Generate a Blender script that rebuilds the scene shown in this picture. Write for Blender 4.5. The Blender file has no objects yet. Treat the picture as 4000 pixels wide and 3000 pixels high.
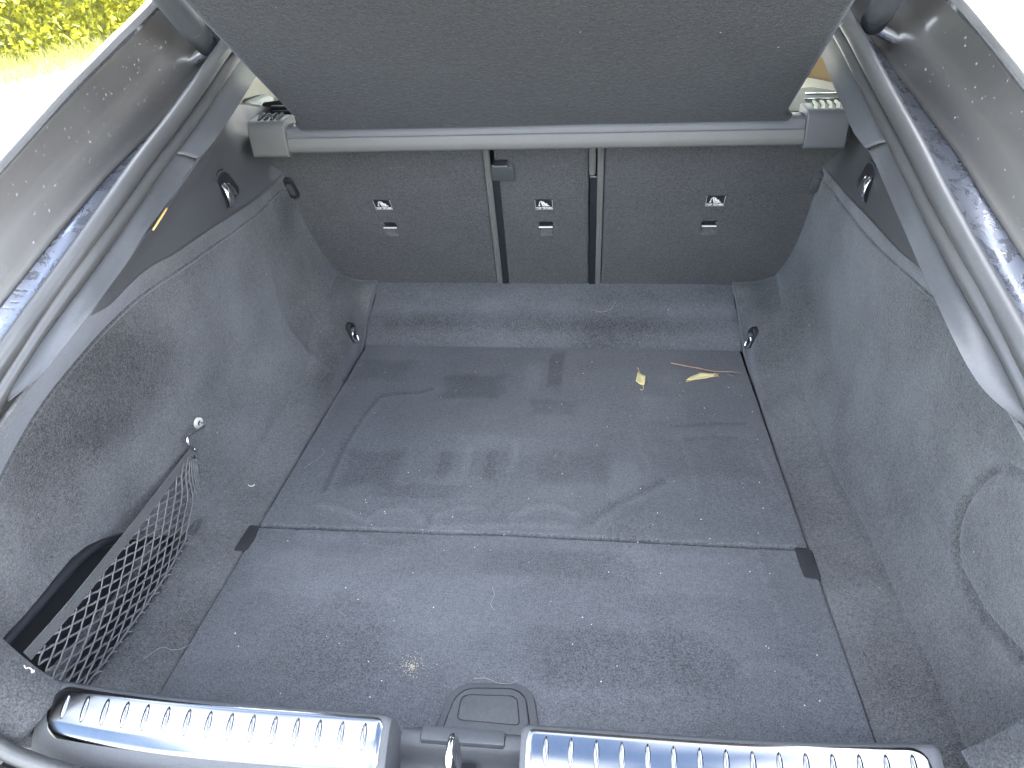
import bpy, bmesh, math, random
from mathutils import Vector, Matrix, noise
R = math.radians
random.seed(7)
sc = bpy.context.scene
col = sc.collection

# ------------------------------------------------------------------ camera
cd = bpy.data.cameras.new('camera'); cam = bpy.data.objects.new('camera', cd); col.objects.link(cam)
cd.sensor_width = 36.0; cd.sensor_fit = 'HORIZONTAL'; cd.lens = 25.364
cd.clip_start = 0.02; cd.clip_end = 2000
m3 = Matrix([[0.993568, -0.020004, 0.111455], [0.105971, 0.511137, -0.852942], [-0.039906, 0.859267, 0.509969]])
cam.matrix_world = Matrix.Translation((0.1189, -0.6506, 0.8833)) @ m3.to_4x4()
sc.camera = cam

# ------------------------------------------------------------------ sky, sun, exposure
SUN_EL, SUN_AZ = R(50), R(12)          # azimuth from +Y towards +X: over the roof, from the front right
w = bpy.data.worlds.new('World'); sc.world = w; w.use_nodes = True
nt = w.node_tree; nt.nodes.clear()
out = nt.nodes.new('ShaderNodeOutputWorld'); bg = nt.nodes.new('ShaderNodeBackground')
sky = nt.nodes.new('ShaderNodeTexSky'); sky.sky_type = 'NISHITA'; sky.sun_disc = False
sky.sun_elevation = SUN_EL; sky.sun_rotation = SUN_AZ; sky.air_density = 1.0; sky.dust_density = 1.2; sky.ozone_density = 1.0
tc = nt.nodes.new('ShaderNodeTexCoord'); mp = nt.nodes.new('ShaderNodeMapping'); mp.inputs['Scale'].default_value = (1, 1, 1.6)
nz = nt.nodes.new('ShaderNodeTexNoise'); nz.inputs['Scale'].default_value = 1.7; nz.inputs['Detail'].default_value = 7; nz.inputs['Roughness'].default_value = .55
rp = nt.nodes.new('ShaderNodeValToRGB'); rp.color_ramp.elements[0].position = .44; rp.color_ramp.elements[1].position = .58
mx = nt.nodes.new('ShaderNodeMix'); mx.data_type = 'RGBA'; mx.inputs[7].default_value = (9.0, 9.2, 9.6, 1)
nt.links.new(tc.outputs['Generated'], mp.inputs[0]); nt.links.new(mp.outputs[0], nz.inputs['Vector'])
nt.links.new(nz.outputs['Fac'], rp.inputs[0]); nt.links.new(rp.outputs[0], mx.inputs[0])
nt.links.new(sky.outputs[0], mx.inputs[6]); nt.links.new(mx.outputs[2], bg.inputs[0])
bg.inputs[1].default_value = 0.15
nt.links.new(bg.outputs[0], out.inputs[0])
sd = bpy.data.lights.new('sun', 'SUN'); sd.energy = 4.0; sd.angle = R(0.5); sd.color = (1, .95, .86)
sun = bpy.data.objects.new('sun', sd); col.objects.link(sun)
dv = Vector((math.sin(SUN_AZ) * math.cos(SUN_EL), math.cos(SUN_AZ) * math.cos(SUN_EL), math.sin(SUN_EL)))
sun.rotation_euler = dv.to_track_quat('Z', 'Y').to_euler(); sun.location = dv * 20
vs = sc.view_settings; vs.view_transform = 'Standard'; vs.look = 'None'; vs.exposure = 3.3; vs.gamma = 1.0; vs.use_curve_mapping = False
try:
    sc.cycles.use_denoising = True; sc.cycles.adaptive_threshold = .03; sc.cycles.max_bounces = 5; sc.cycles.diffuse_bounces = 3; sc.cycles.glossy_bounces = 3; sc.cycles.transmission_bounces = 4; sc.cycles.caustics_reflective = False; sc.cycles.caustics_refractive = False
except Exception: pass

# ------------------------------------------------------------------ helpers
ORG = {}
def V(*a): return Vector(a)
def props(o, label=None, cat=None, group=None, kind=None):
    if label: o['label'] = label
    if cat: o['category'] = cat
    if group: o['group'] = group
    if kind: o['kind'] = kind
    return o
def thing(name, loc, label, cat, group=None):
    o = bpy.data.objects.new(name, None); o.empty_display_size = .05; col.objects.link(o)
    o.location = loc; ORG[o] = Vector(loc); return props(o, label, cat, group)
def obj(name, verts, faces, mat, parent=None, smooth=True, sharp=40, label=None, cat=None, group=None, kind=None, nap=None, solid=0.0, bev=0.0):
    vs_ = [Vector(v) for v in verts]
    lo = Vector([min(v[i] for v in vs_) for i in range(3)]); hi = Vector([max(v[i] for v in vs_) for i in range(3)])
    org = (lo + hi) / 2; org.z = lo.z
    me = bpy.data.meshes.new(name); me.from_pydata([v - org for v in vs_], [], faces)
    me.materials.append(mat)
    if smooth:
        me.polygons.foreach_set('use_smooth', [True] * len(me.polygons))
        if sharp: me.set_sharp_from_angle(angle=R(sharp))
    if nap is not None:
        at = me.attributes.new('nap', 'FLOAT', 'POINT'); at.data.foreach_set('value', nap)
    me.update()
    o = bpy.data.objects.new(name, me); col.objects.link(o)
    if parent is not None:
        o.parent = parent; o.location = org - ORG[parent]
    else: o.location = org
    ORG[o] = org
    if solid:
        md = o.modifiers.new('solid', 'SOLIDIFY'); md.thickness = abs(solid); md.offset = 1 if solid > 0 else -1
    if bev:
        md = o.modifiers.new('bevel', 'BEVEL'); md.width = bev; md.segments = 2; md.limit_method = 'ANGLE'
    return props(o, label, cat, group, kind)
def place(name, me, parent, mw):
    """a copy of a shared mesh at world matrix mw under parent"""
    o = bpy.data.objects.new(name, me); col.objects.link(o); o.parent = parent
    o.matrix_local = Matrix.Translation(-ORG[parent]) @ mw; ORG[o] = mw.translation.copy(); return o
def mir(p): return Vector((-p[0], p[1], p[2]))
def mirl(l, s): return [Vector((s * abs(p[0]) if s < 0 else p[0], p[1], p[2])) for p in l]
def crv(pts, n):
    """Catmull-Rom resample of a polyline, even in arc length"""
    P = [Vector(p) for p in pts]; P = [2 * P[0] - P[1]] + P + [2 * P[-1] - P[-2]]
    d = []
    for i in range(1, len(P) - 2):
        for k in range(16):
            t = k / 16; a, b, c, e = P[i - 1], P[i], P[i + 1], P[i + 2]
            d.append(.5 * ((2 * b) + (c - a) * t + (2 * a - 5 * b + 4 * c - e) * t * t + (3 * b - a - 3 * c + e) * t ** 3))
    d.append(P[-2]); return even(d, n)
def even(d, n):
    L = [0]
    for a, b in zip(d, d[1:]): L.append(L[-1] + (b - a).length)
    o = []; j = 0
    for i in range(n):
        t = L[-1] * i / (n - 1)
        while j < len(L) - 2 and L[j + 1] < t: j += 1
        f = (t - L[j]) / max(1e-9, L[j + 1] - L[j]); o.append(d[j].lerp(d[j + 1], min(1, max(0, f))))
    return o
def crs(pts, n):
    """Catmull-Rom at uniform parameter (keeps control points aligned between rows)"""
    P = [Vector(p) for p in pts]; P = [2 * P[0] - P[1]] + P + [2 * P[-1] - P[-2]]; m = len(pts) - 1; o = []
    for q in range(n):
        t = q / (n - 1) * m; i = min(m - 1, int(t)); t -= i
        a, b, c, e = P[i:i + 4]
        o.append(.5 * ((2 * b) + (c - a) * t + (2 * a - 5 * b + 4 * c - e) * t * t + (3 * b - a - 3 * c + e) * t ** 3))
    return o
def surf(rows, nu, nv):
    """bicubic surface through rows of control points -> grid of points [nu][nv]"""
    a = [crs(r, nv) for r in rows]
    cols = [crs([a[i][j] for i in range(len(a))], nu) for j in range(nv)]
    return [[cols[j][i] for j in range(nv)] for i in range(nu)]
def loft(curves, n):
    """ruled strip between curves, each resampled to n points -> grid [n][len(curves)]"""
    c = [crv(k, n) for k in curves]
    return [[c[j][i] for j in range(len(c))] for i in range(n)]
def gridmesh(g, flip=False):
    nu, nv = len(g), len(g[0]); v = [p for r in g for p in r]; f = []
    for i in range(nu - 1):
        for j in range(nv - 1):
            q = (i * nv + j, (i + 1) * nv + j, (i + 1) * nv + j + 1, i * nv + j + 1)
            f.append(q[::-1] if flip else q)
    return v, f
def sidegrid(g, s):
    """mirror a right-hand grid to side s (+1 right, -1 left)"""
    return [[Vector((s * p.x, p.y, p.z)) for p in r] for r in g]
def tube(pts, rad, n=8, cap=True, v0=None, f0=None):
    v = [] if v0 is None else v0; f = [] if f0 is None else f0
    P = [Vector(p) for p in pts]; base = len(v)
    t = (P[1] - P[0]).normalized(); a = t.orthogonal().normalized()
    for i, p in enumerate(P):
        tn = (P[min(i + 1, len(P) - 1)] - P[max(i - 1, 0)])
        tn = tn.normalized() if tn.length > 1e-9 else t
        a = (a - tn * a.dot(tn)).normalized(); b = tn.cross(a); r = rad[i] if isinstance(rad, (list, tuple)) else rad
        for k in range(n):
            an = 2 * math.pi * k / n; v.append(p + a * (r * math.cos(an)) + b * (r * math.sin(an)))
    for i in range(len(P) - 1):
        for k in range(n):
            f.append((base + i * n + k, base + i * n + (k + 1) % n, base + (i + 1) * n + (k + 1) % n, base + (i + 1) * n + k))
    if cap:
        f.append(tuple(base + k for k in range(n))[::-1]); f.append(tuple(base + (len(P) - 1) * n + k for k in range(n)))
    return v, f
def bmlists(bm):
    bm.verts.ensure_lookup_table(); bm.verts.index_update()
    r = [v.co.copy() for v in bm.verts], [tuple(v.index for v in f.verts) for f in bm.faces]; bm.free(); return r
def box(c, s, bevel=0.0, seg=2, rot=None, taper=None):
    bm = bmesh.new(); bmesh.ops.create_cube(bm, size=1)
    for v in bm.verts:
        v.co = Vector((v.co.x * s[0], v.co.y * s[1], v.co.z * s[2]))
        if taper and v.co.z > 0: v.co.x *= taper[0]; v.co.y *= taper[1]
    if bevel: bmesh.ops.bevel(bm, geom=bm.edges[:], offset=bevel, segments=seg, affect='EDGES', profile=.5)
    if rot is not None: bmesh.ops.transform(bm, matrix=rot.to_4x4() if len(rot) == 3 else rot, verts=bm.verts)
    bmesh.ops.translate(bm, vec=Vector(c), verts=bm.verts); return bmlists(bm)
def join(*vf):
    v, f = [], []
    for a, b in vf:
        n = len(v); v += list(a); f += [tuple(i + n for i in q) for q in b]
    return v, f
def roundpoly(pts, rad, seg=5):
    """round the corners of a 2-D polygon"""
    o = []; n = len(pts)
    for i in range(n):
        p, a, b = Vector(pts[i]), Vector(pts[i - 1]), Vector(pts[(i + 1) % n])
        r = rad[i] if isinstance(rad, (list, tuple)) else rad
        r = min(r, (a - p).length * .48, (b - p).length * .48); s, e = p + (a - p).normalized() * r, p + (b - p).normalized() * r
        for k in range(seg + 1):
            t = k / seg; o.append((1 - t) ** 2 * s + 2 * t * (1 - t) * p + t * t * e)
    return o
def prism(poly, org, ux, uy, depth, bevel=0.0, seg=2):
    """extruded 2-D outline in the frame (ux, uy); front face at org + depth * normal"""
    ux, uy = Vector(ux).normalized(), Vector(uy).normalized(); nn = ux.cross(uy); org = Vector(org)
    bm = bmesh.new(); vb = [bm.verts.new(org + ux * p[0] + uy * p[1]) for p in poly]
    fb = bm.faces.new(vb); r = bmesh.ops.extrude_face_region(bm, geom=[fb])
    nv = [e for e in r['geom'] if isinstance(e, bmesh.types.BMVert)]; bmesh.ops.translate(bm, vec=nn * depth, verts=nv)
    bmesh.ops.recalc_face_normals(bm, faces=bm.faces)
    if bevel:
        ns = set(nv); ed = [e for e in bm.edges if e.verts[0] in ns and e.verts[1] in ns]
        bmesh.ops.bevel(bm, geom=ed, offset=bevel, segments=seg, affect='EDGES', profile=.5)
    return bmlists(bm)
def ringprism(outer, inner, org, ux, uy, depth):
    ux, uy = Vector(ux).normalized(), Vector(uy).normalized(); nn = ux.cross(uy); org = Vector(org); n = len(outer); v, f = [], []
    for d in (0, depth):
        for pl in (outer, inner):
            for p in pl: v.append(org + ux * p[0] + uy * p[1] + nn * d)
    for k in range(n):
        a, b = k, (k + 1) % n
        f += [(2 * n + a, 2 * n + b, 3 * n + b, 3 * n + a), (a, b, 2 * n + b, 2 * n + a), (n + b, n + a, 3 * n + a, 3 * n + b), (b, a, n + a, n + b)]
    return v, f
def fbm(p, o=4): return noise.fractal(Vector(p), 1.0, 2.0, o)
def segd(x, y, pl):
    """distance from (x,y) to a polyline and signed side"""
    best = 9; sd_ = 1
    for (ax, ay), (bx, by) in zip(pl, pl[1:]):
        dx, dy = bx - ax, by - ay; L2 = dx * dx + dy * dy + 1e-12
        t = max(0, min(1, ((x - ax) * dx + (y - ay) * dy) / L2)); ex, ey = x - ax - t * dx, y - ay - t * dy
        d = math.hypot(ex, ey)
        if d < best: best = d; sd_ = 1 if dx * ey - dy * ex > 0 else -1
    return best, sd_
def sst(a, b, x):
    t = max(0, min(1, (x - a) / (b - a))); return t * t * (3 - 2 * t)

# ------------------------------------------------------------------ materials
def newmat(name):
    m = bpy.data.materials.new(name); m.use_nodes = True; n = m.node_tree.nodes; b = n['Principled BSDF']; return m, n, m.node_tree.links, b
def mnode(n, op, a=None, b=None, c=None):
    k = n.new('ShaderNodeMath'); k.operation = op
    for i, q in enumerate((a, b, c)):
        if q is not None and not hasattr(q, 'links'): k.inputs[i].default_value = q
    return k
def math_(n, l, op, a, b=None, clamp=False):
    k = n.new('ShaderNodeMath'); k.operation = op; k.use_clamp = clamp
    for i, q in enumerate((a, b)):
        if q is None: continue
        if isinstance(q, (int, float)): k.inputs[i].default_value = q
        else: l.new(q, k.inputs[i])
    return k.outputs[0]
def noisen(n, l, vec, scale, detail=2, rough=.5, dist=0.0):
    k = n.new('ShaderNodeTexNoise'); k.inputs['Scale'].default_value = scale; k.inputs['Detail'].default_value = detail
    k.inputs['Roughness'].default_value = rough; k.inputs['Distortion'].default_value = dist; l.new(vec, k.inputs['Vector']); return k.outputs['Fac']
def carpet(name, base, fibre=520, fam=.5, napam=.35, lint=.25, bump=.5, sheen=.25, seed=0.0, napscale=(3.0, 9.0), lintscale=55):
    m, n, l, b = newmat(name)
    tcn = n.new('ShaderNodeTexCoord'); mpn = n.new('ShaderNodeMapping'); mpn.inputs['Location'].default_value = (seed, seed * 1.7, seed * .6)
    l.new(tcn.outputs['Object'], mpn.inputs[0]); v = mpn.outputs[0]
    f1 = noisen(n, l, v, fibre, 2, .7); f2 = noisen(n, l, v, fibre * .33, 2, .6)
    n1 = noisen(n, l, v, napscale[0], 3, .6, .6); n2 = noisen(n, l, v, napscale[1], 3, .62, .4); n3 = noisen(n, l, v, 38, 2, .6)
    at = n.new('ShaderNodeAttribute'); at.attribute_name = 'nap'
    fib = math_(n, l, 'ADD', math_(n, l, 'MULTIPLY', math_(n, l, 'SUBTRACT', f1, .5), fam * 3.4), math_(n, l, 'MULTIPLY', math_(n, l, 'SUBTRACT', f2, .5), fam * 1.0))
    nap = math_(n, l, 'ADD', math_(n, l, 'MULTIPLY', math_(n, l, 'SUBTRACT', n1, .5), napam * 2.4), math_(n, l, 'MULTIPLY', math_(n, l, 'SUBTRACT', n2, .5), napam * 2.0))
    nap = math_(n, l, 'ADD', nap, math_(n, l, 'MULTIPLY', math_(n, l, 'SUBTRACT', n3, .5), napam * .55))
    nap = math_(n, l, 'ADD', nap, at.outputs['Fac'])
    k = math_(n, l, 'ADD', math_(n, l, 'ADD', 1.0, fib), nap); k = math_(n, l, 'MAXIMUM', k, .18)
    cm = n.new('ShaderNodeVectorMath'); cm.operation = 'SCALE'; cm.inputs[0].default_value = base; l.new(k, cm.inputs['Scale'])
    vo = n.new('ShaderNodeTexVoronoi'); vo.inputs['Scale'].default_value = lintscale; l.new(v, vo.inputs['Vector'])
    sp = n.new('ShaderNodeSeparateColor'); l.new(vo.outputs['Color'], sp.inputs[0])
    big = math_(n, l, 'MULTIPLY', math_(n, l, 'POWER', sp.outputs[0], 14), .085)
    near = math_(n, l, 'LESS_THAN', vo.outputs['Distance'], big)
    mixn = n.new('ShaderNodeMix'); mixn.data_type = 'RGBA'; mixn.inputs[7].default_value = (.42, .42, .40, 1)
    l.new(math_(n, l, 'MULTIPLY', near, lint), mixn.inputs[0]); l.new(cm.outputs[0], mixn.inputs[6]); l.new(mixn.outputs[2], b.inputs['Base Color'])
    b.inputs['Roughness'].default_value = .95; b.inputs['Specular IOR Level'].default_value = .12
    b.inputs['Sheen Weight'].default_value = sheen; b.inputs['Sheen Roughness'].default_value = .45; b.inputs['Sheen Tint'].default_value = (.75, .8, .9, 1)
    bp = n.new('ShaderNodeBump'); bp.inputs['Strength'].default_value = bump; bp.inputs['Distance'].default_value = .0016
    l.new(math_(n, l, 'ADD', f1, f2), bp.inputs['Height']); l.new(bp.outputs[0], b.inputs['Normal']); return m
def plastic(name, base, rough=.5, grain=.15, gscale=900, spec=.4, dust=.12):
    m, n, l, b = newmat(name); tcn = n.new('ShaderNodeTexCoord'); v = tcn.outputs['Object']
    d1 = noisen(n, l, v, 7, 5, .65, .5); d2 = noisen(n, l, v, 260, 3, .7)
    k = math_(n, l, 'ADD', 1.0 - dust, math_(n, l, 'MULTIPLY', math_(n, l, 'MULTIPLY', d1, d2), dust * 8))
    cm = n.new('ShaderNodeVectorMath'); cm.operation = 'SCALE'; cm.inputs[0].default_value = base; l.new(k, cm.inputs['Scale']); l.new(cm.outputs[0], b.inputs['Base Color'])
    l.new(math_(n, l, 'ADD', rough - .06, math_(n, l, 'MULTIPLY', d1, .14)), b.inputs['Roughness']); b.inputs['Specular IOR Level'].default_value = spec
    g = noisen(n, l, v, gscale, 2, .6); bp = n.new('ShaderNodeBump'); bp.inputs['Strength'].default_value = grain; bp.inputs['Distance'].default_value = .0008
    l.new(g, bp.inputs['Height']); l.new(bp.outputs[0], b.inputs['Normal']); return m
def simple(name, base, rough=.5, metal=0.0, spec=.5, **kw):
    m, n, l, b = newmat(name); b.inputs['Base Color'].default_value = (*base, 1); b.inputs['Roughness'].default_value = rough
    b.inputs['Metallic'].default_value = metal; b.inputs['Specular IOR Level'].default_value = spec
    for k, q in kw.items(): b.inputs[k].default_value = q
    tcn = n.new('ShaderNodeTexCoord'); z = noisen(n, l, tcn.outputs['Object'], 45, 4, .65)
    l.new(math_(n, l, 'ADD', rough * .75, math_(n, l, 'MULTIPLY', z, rough * .5)), b.inputs['Roughness']); return m

C_FLOOR = carpet('carpet_floor', (.079, .0835, .0905), fibre=430, fam=.64, napam=.19, lint=.8, seed=1.0)
C_REAR = carpet('carpet_rear_floor', (.077, .0810, .0875), fibre=430, fam=.66, napam=.18, lint=.7, seed=4.0)
C_SIDE = carpet('carpet_side', (.086, .0885, .0905), fibre=420, fam=.66, napam=.20, lint=.6, seed=9.0, napscale=(2.6, 7.0))
C_CORN_SHADED = carpet('carpet_corner_shaded', (.056, .058, .060), fibre=420, fam=.70, napam=.12, lint=.5, seed=12.0)  # same felt as the side carpet, darkened to put the corner's shade in its colour
C_SEAT = carpet('felt_seat', (.066, .0670, .0685), fibre=400, fam=.62, napam=.12, lint=.35, seed=3.0, bump=.7, sheen=.15)
C_PANEL = carpet('felt_cover_panel', (.031, .0318, .0315), fibre=400, fam=.75, napam=.10, lint=.5, seed=6.0, bump=.7, sheen=.15)
P_TRIM = plastic('trim_plastic', (.060, .062, .066), rough=.52, grain=.25)
P_PILLAR = plastic('pillar_plastic', (.052, .0545, .058), rough=.42, grain=.2)
P_DARK = plastic('black_plastic', (.014, .015, .018), rough=.38, grain=.1, dust=.08)
P_GREY = plastic('latch_plastic', (.050, .054, .058), rough=.40, grain=.08)
P_HAND = plastic('handle_plastic', (.060, .064, .068), rough=.36, grain=.08, dust=.2)
P_CASS = plastic('cassette_plastic', (.082, .083, .081), rough=.58, grain=.12, dust=.06)
P_CASST = plastic('cassette_top_plastic', (.064, .067, .074), rough=.5, grain=.12, dust=.06)
P_SILL = plastic('sill_plastic', (.054, .057, .062), rough=.56, grain=.2)
RUB = plastic('seal_rubber', (.045, .046, .046), rough=.38, grain=.06, spec=.6, dust=.1)
PIPE = carpet('piping_fabric', (.105, .103, .095), fibre=900, fam=.3, napam=.05, lint=.1, seed=2.0)
PAINT = simple('body_paint', (.112, .108, .101), rough=.46, metal=.35, spec=.5, **{'Coat Weight': .45, 'Coat Roughness': .10})
def wet_sky_paint():
    m, n, l, b = newmat('wet_paint_sky_tint'); v = n.new('ShaderNodeTexCoord').outputs['Object']; b.inputs['Base Color'].default_value = (.185, .20, .235, 1); b.inputs['Metallic'].default_value = .8  # same body paint, wet; the sky's blue reflection is put into the base colour
    z = noisen(n, l, v, 28, 5, .7, 1.2); rp_ = n.new('ShaderNodeValToRGB'); rp_.color_ramp.elements[0].position = .46; rp_.color_ramp.elements[1].position = .52
    rp_.color_ramp.elements[0].color = (.20, .20, .20, 1); rp_.color_ramp.elements[1].color = (.42, .42, .42, 1); l.new(z, rp_.inputs[0]); l.new(rp_.outputs[0], b.inputs['Roughness'])
    bp = n.new('ShaderNodeBump'); bp.inputs['Strength'].default_value = .25; bp.inputs['Distance'].default_value = .002; l.new(rp_.outputs[0], bp.inputs['Height']); l.new(bp.outputs[0], b.inputs['Normal']); return m
WETSKYP = wet_sky_paint()
LIPM = simple('lip_paint', (.22, .225, .23), rough=.2, metal=.7, spec=.5, **{'Coat Weight': .8, 'Coat Roughness': .05})
ANCH = simple('anchor_zinc', (.62, .62, .63), rough=.4, metal=.25)
CHROME = simple('chrome', (.80, .81, .83), rough=.12, metal=1.0)
STEEL = simple('sill_steel', (.165, .17, .175), rough=.12, metal=1.0)
HOOKM = simple('hook_metal', (.72, .72, .74), rough=.22, metal=1.0)
CORD = simple('net_cord', (.125, .128, .130), rough=.8, spec=.2)
BANDM = simple('net_band', (.088, .090, .090), rough=.8, spec=.2)
BLACKTAB = plastic('tab_fabric', (.017, .018, .021), rough=.75, grain=.5, gscale=1500, dust=.05)
LABELM = simple('label_black', (.016, .017, .02), rough=.35)
PRINT = simple('label_print', (.80, .80, .78), rough=.5)
EYE = simple('eyelet_ivory', (.60, .60, .55), rough=.4)
LEAFM = simple('leaf_yellow', (.58, .53, .30), rough=.6, spec=.25)
TWIGM = simple('twig_brown', (.29, .19, .14), rough=.7, spec=.2)
STRAWM = simple('straw', (.70, .45, .16), rough=.6, spec=.2)
CRUMBM = simple('crumb', (.34, .31, .23), rough=.8, spec=.1)
LINTM = simple('lint_white', (.50, .50, .48), rough=.8, spec=.1)
HAIRM = simple('hair_pale', (.24, .24, .235), rough=.5, spec=.2)
WATER = simple('water_drop', (.9, .92, .95), rough=.03, spec=.6, **{'Transmission Weight': .85, 'IOR': 1.33})
GLASS = simple('tinted_glass', (.70, .80, .68), rough=.02, spec=.5, **{'Transmission Weight': .95, 'IOR': 1.02})
BEIGE = plastic('beige_trim', (.48, .47, .36), rough=.55, grain=.1)
TAN = simple('tan_leather', (.40, .27, .10), rough=.45)

# ------------------------------------------------------------------ surroundings
GZ = -.75
def asphalt():
    m, n, l, b = newmat('asphalt'); v = n.new('ShaderNodeTexCoord').outputs['Object']
    a = noisen(n, l, v, 90, 4, .7); c = noisen(n, l, v, .5, 5, .6)
    k = math_(n, l, 'ADD', .55, math_(n, l, 'ADD', math_(n, l, 'MULTIPLY', a, .5), math_(n, l, 'MULTIPLY', c, .4)))
    cm = n.new('ShaderNodeVectorMath'); cm.operation = 'SCALE'; cm.inputs[0].default_value = (.30, .29, .27); l.new(k, cm.inputs['Scale']); l.new(cm.outputs[0], b.inputs['Base Color'])
    b.inputs['Roughness'].default_value = .9; return m
def soil():
    m, n, l, b = newmat('verge_soil'); v = n.new('ShaderNodeTexCoord').outputs['Object']
    a = noisen(n, l, v, 6, 5, .7); r = n.new('ShaderNodeValToRGB'); r.color_ramp.elements[0].color = (.09, .11, .03, 1); r.color_ramp.elements[1].color = (.20, .20, .09, 1)
    l.new(a, r.inputs[0]); l.new(r.outputs[0], b.inputs['Base Color']); b.inputs['Roughness'].default_value = .95; return m
obj('road', [(-300, -300, GZ), (300, -300, GZ), (300, 300, GZ), (-300, 300, GZ)], [(0, 1, 2, 3)], asphalt(), kind='structure')
vg = []
for i in range(41):
    y = -12 + i * 1.5; e = -10.1 + .35 * math.sin(i * .7) + .2 * math.sin(i * 1.9)
    vg.append([V(e, y, GZ + .006), V(e - .12, y, GZ + .09), V(-13, y, GZ + .13), V(-30, y, GZ + .2)])
obj('verge', *gridmesh(vg, True), soil(), kind='structure')
def leafmat(name, a, b_):
    m, n, l, b = newmat(name); oi = n.new('ShaderNodeTexCoord'); z = noisen(n, l, oi.outputs['Object'], 5, 4, .8)
    r = n.new('ShaderNodeValToRGB'); r.color_ramp.elements[0].position = .35; r.color_ramp.elements[1].position = .65
    r.color_ramp.elements[0].color = (*a, 1); r.color_ramp.elements[1].color = (*b_, 1); l.new(z, r.inputs[0]); l.new(r.outputs[0], b.inputs['Base Color'])
    b.inputs['Roughness'].default_value = .6; b.inputs['Specular IOR Level'].default_value = .3
    tr = n.new('ShaderNodeBsdfTranslucent'); l.new(r.outputs[0], tr.inputs[0]); ms = n.new('ShaderNodeMixShader'); ms.inputs[0].default_value = .4
    l.new(b.outputs[0], ms.inputs[1]); l.new(tr.outputs[0], ms.inputs[2]); l.new(ms.outputs[0], n['Material Output'].inputs[0]); return m
HEDGE = leafmat('hedge_leaf', (.17, .18, .02), (.36, .35, .035))
GRASS = leafmat('grass_blade', (.16, .18, .05), (.36, .35, .14))
rnd = random.Random(3)
hedge = thing('hedge', (-12.6, 14, GZ), 'sunlit yellow-green hedge across the road at the upper left', 'hedge')
v, f = [], []
for q in range(26000):
    y = rnd.uniform(3, 32); h = rnd.random() ** .8 * 3.4
    bul = .45 * fbm((y * .7, h * .9, 2)) + .2 * fbm((y * 2.2, h * 2.5, 7))
    x = -11.7 - .16 * h + bul - abs(rnd.gauss(0, .22))
    if fbm((y * 1.1, h * 1.3, 11)) > .42 and rnd.random() < .7: continue
    p = V(x, y, GZ + .1 + h); s = rnd.uniform(.05, .12)
    a = Vector((rnd.gauss(0, 1), rnd.gauss(0, 1), rnd.gauss(0, 1))).normalized(); b = a.orthogonal().normalized(); b.rotate(Matrix.Rotation(rnd.uniform(0, 6.28), 3, a))
    n0 = len(v); c = a.cross(b); v += [p - b * s, p + c * s * .5 + a * s * .12, p + b * s, p - c * s * .5 + a * s * .12]; f.append((n0, n0 + 1, n0 + 2, n0 + 3))
obj('leaves', v, f, HEDGE, hedge, smooth=False, kind='stuff')
core = [[V(-12.4 + (-.16 * k * .85) + .3 * fbm((i * .5, k, 5)), 2 + i * .75, GZ + k * .85 + .1) for k in range(5)] for i in range(42)]
obj('branches', *gridmesh(core, True), simple('hedge_core', (.12, .125, .02), .9), hedge)
v, f = [], []
for q in range(9000):
    y = rnd.uniform(4, 30); x = rnd.uniform(-11.9, -10.0); hh = rnd.uniform(.1, .34) * (1.2 if x < -11 else .8); an = rnd.uniform(0, 6.28)
    p = V(x, y, GZ + .08); dx = V(math.cos(an), math.sin(an), 0); lean = V(rnd.gauss(0, .35), rnd.gauss(0, .35), 1) * hh; n0 = len(v)
    v += [p - dx * .012, p + dx * .012, p + lean]; f.append((n0, n0 + 1, n0 + 2))
obj('grass', v, f, GRASS, None, smooth=False, label='dry pale grass along the foot of the hedge', cat='grass', kind='stuff')

# ------------------------------------------------------------------ the car: measured curves of the right-hand side (x > 0); the left is their mirror image
SEAL1 = [(.40, .90, .925), (.44, .77, .862), (.467, .655, .813), (.4845, .57, .772), (.4965, .498, .734), (.505, .405, .694), (.509, .31, .660), (.514, .228, .6255), (.5235, .155, .590), (.5345, .083, .555), (.543, .011, .522), (.558, -.06, .480), (.583, -.125, .415), (.600, -.18, .315), (.600, -.215, .205), (.575, -.236, .125), (.50, -.246, .088), (.40, -.250, .075), (.2, -.256, .070), (0, -.258, .068)]
SEAL2 = [(.40, .91, .905), (.44, .785, .843), (.465, .67, .796), (.482, .583, .754), (.4965, .505, .710), (.502, .41, .673), (.504, .315, .641), (.508, .233, .609), (.5155, .15, .574), (.5265, .077, .540), (.536, .021, .511), (.550, -.05, .466), (.574, -.112, .402), (.590, -.165, .308), (.589, -.197, .208), (.564, -.216, .135), (.49, -.226, .103), (.40, -.230, .090), (.2, -.236, .085), (0, -.238, .083)]
RIB2 = [(.47, .69, .775), (.486, .599, .743), (.503, .53, .698), (.507, .43, .662), (.509, .33, .630), (.513, .23, .590), (.521, .14, .553), (.530, .059, .519), (.540, -.01, .480)]
SOUT = [(.405, .90, .935), (.445, .77, .872), (.472, .655, .821), (.489, .573, .779), (.503, .515, .746), (.513, .42, .704), (.519, .32, .667), (.525, .22, .624), (.537, .15, .585), (.546, .07, .548), (.554, 0, .513), (.57, -.065, .470), (.596, -.13, .405), (.614, -.185, .31), (.614, -.222, .2)]
GUT = [(.49, .93, .86), (.53, .78, .79), (.555, .655, .738), (.572, .537, .692), (.576, .48, .675), (.577, .37, .648), (.575, .31, .635), (.574, .25, .618), (.577, .187, .597), (.583, .12, .570), (.590, .05, .540), (.600, -.02, .500), (.618, -.09, .450), (.645, -.155, .38), (.66, -.205, .29), (.66, -.24, .19)]
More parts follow.
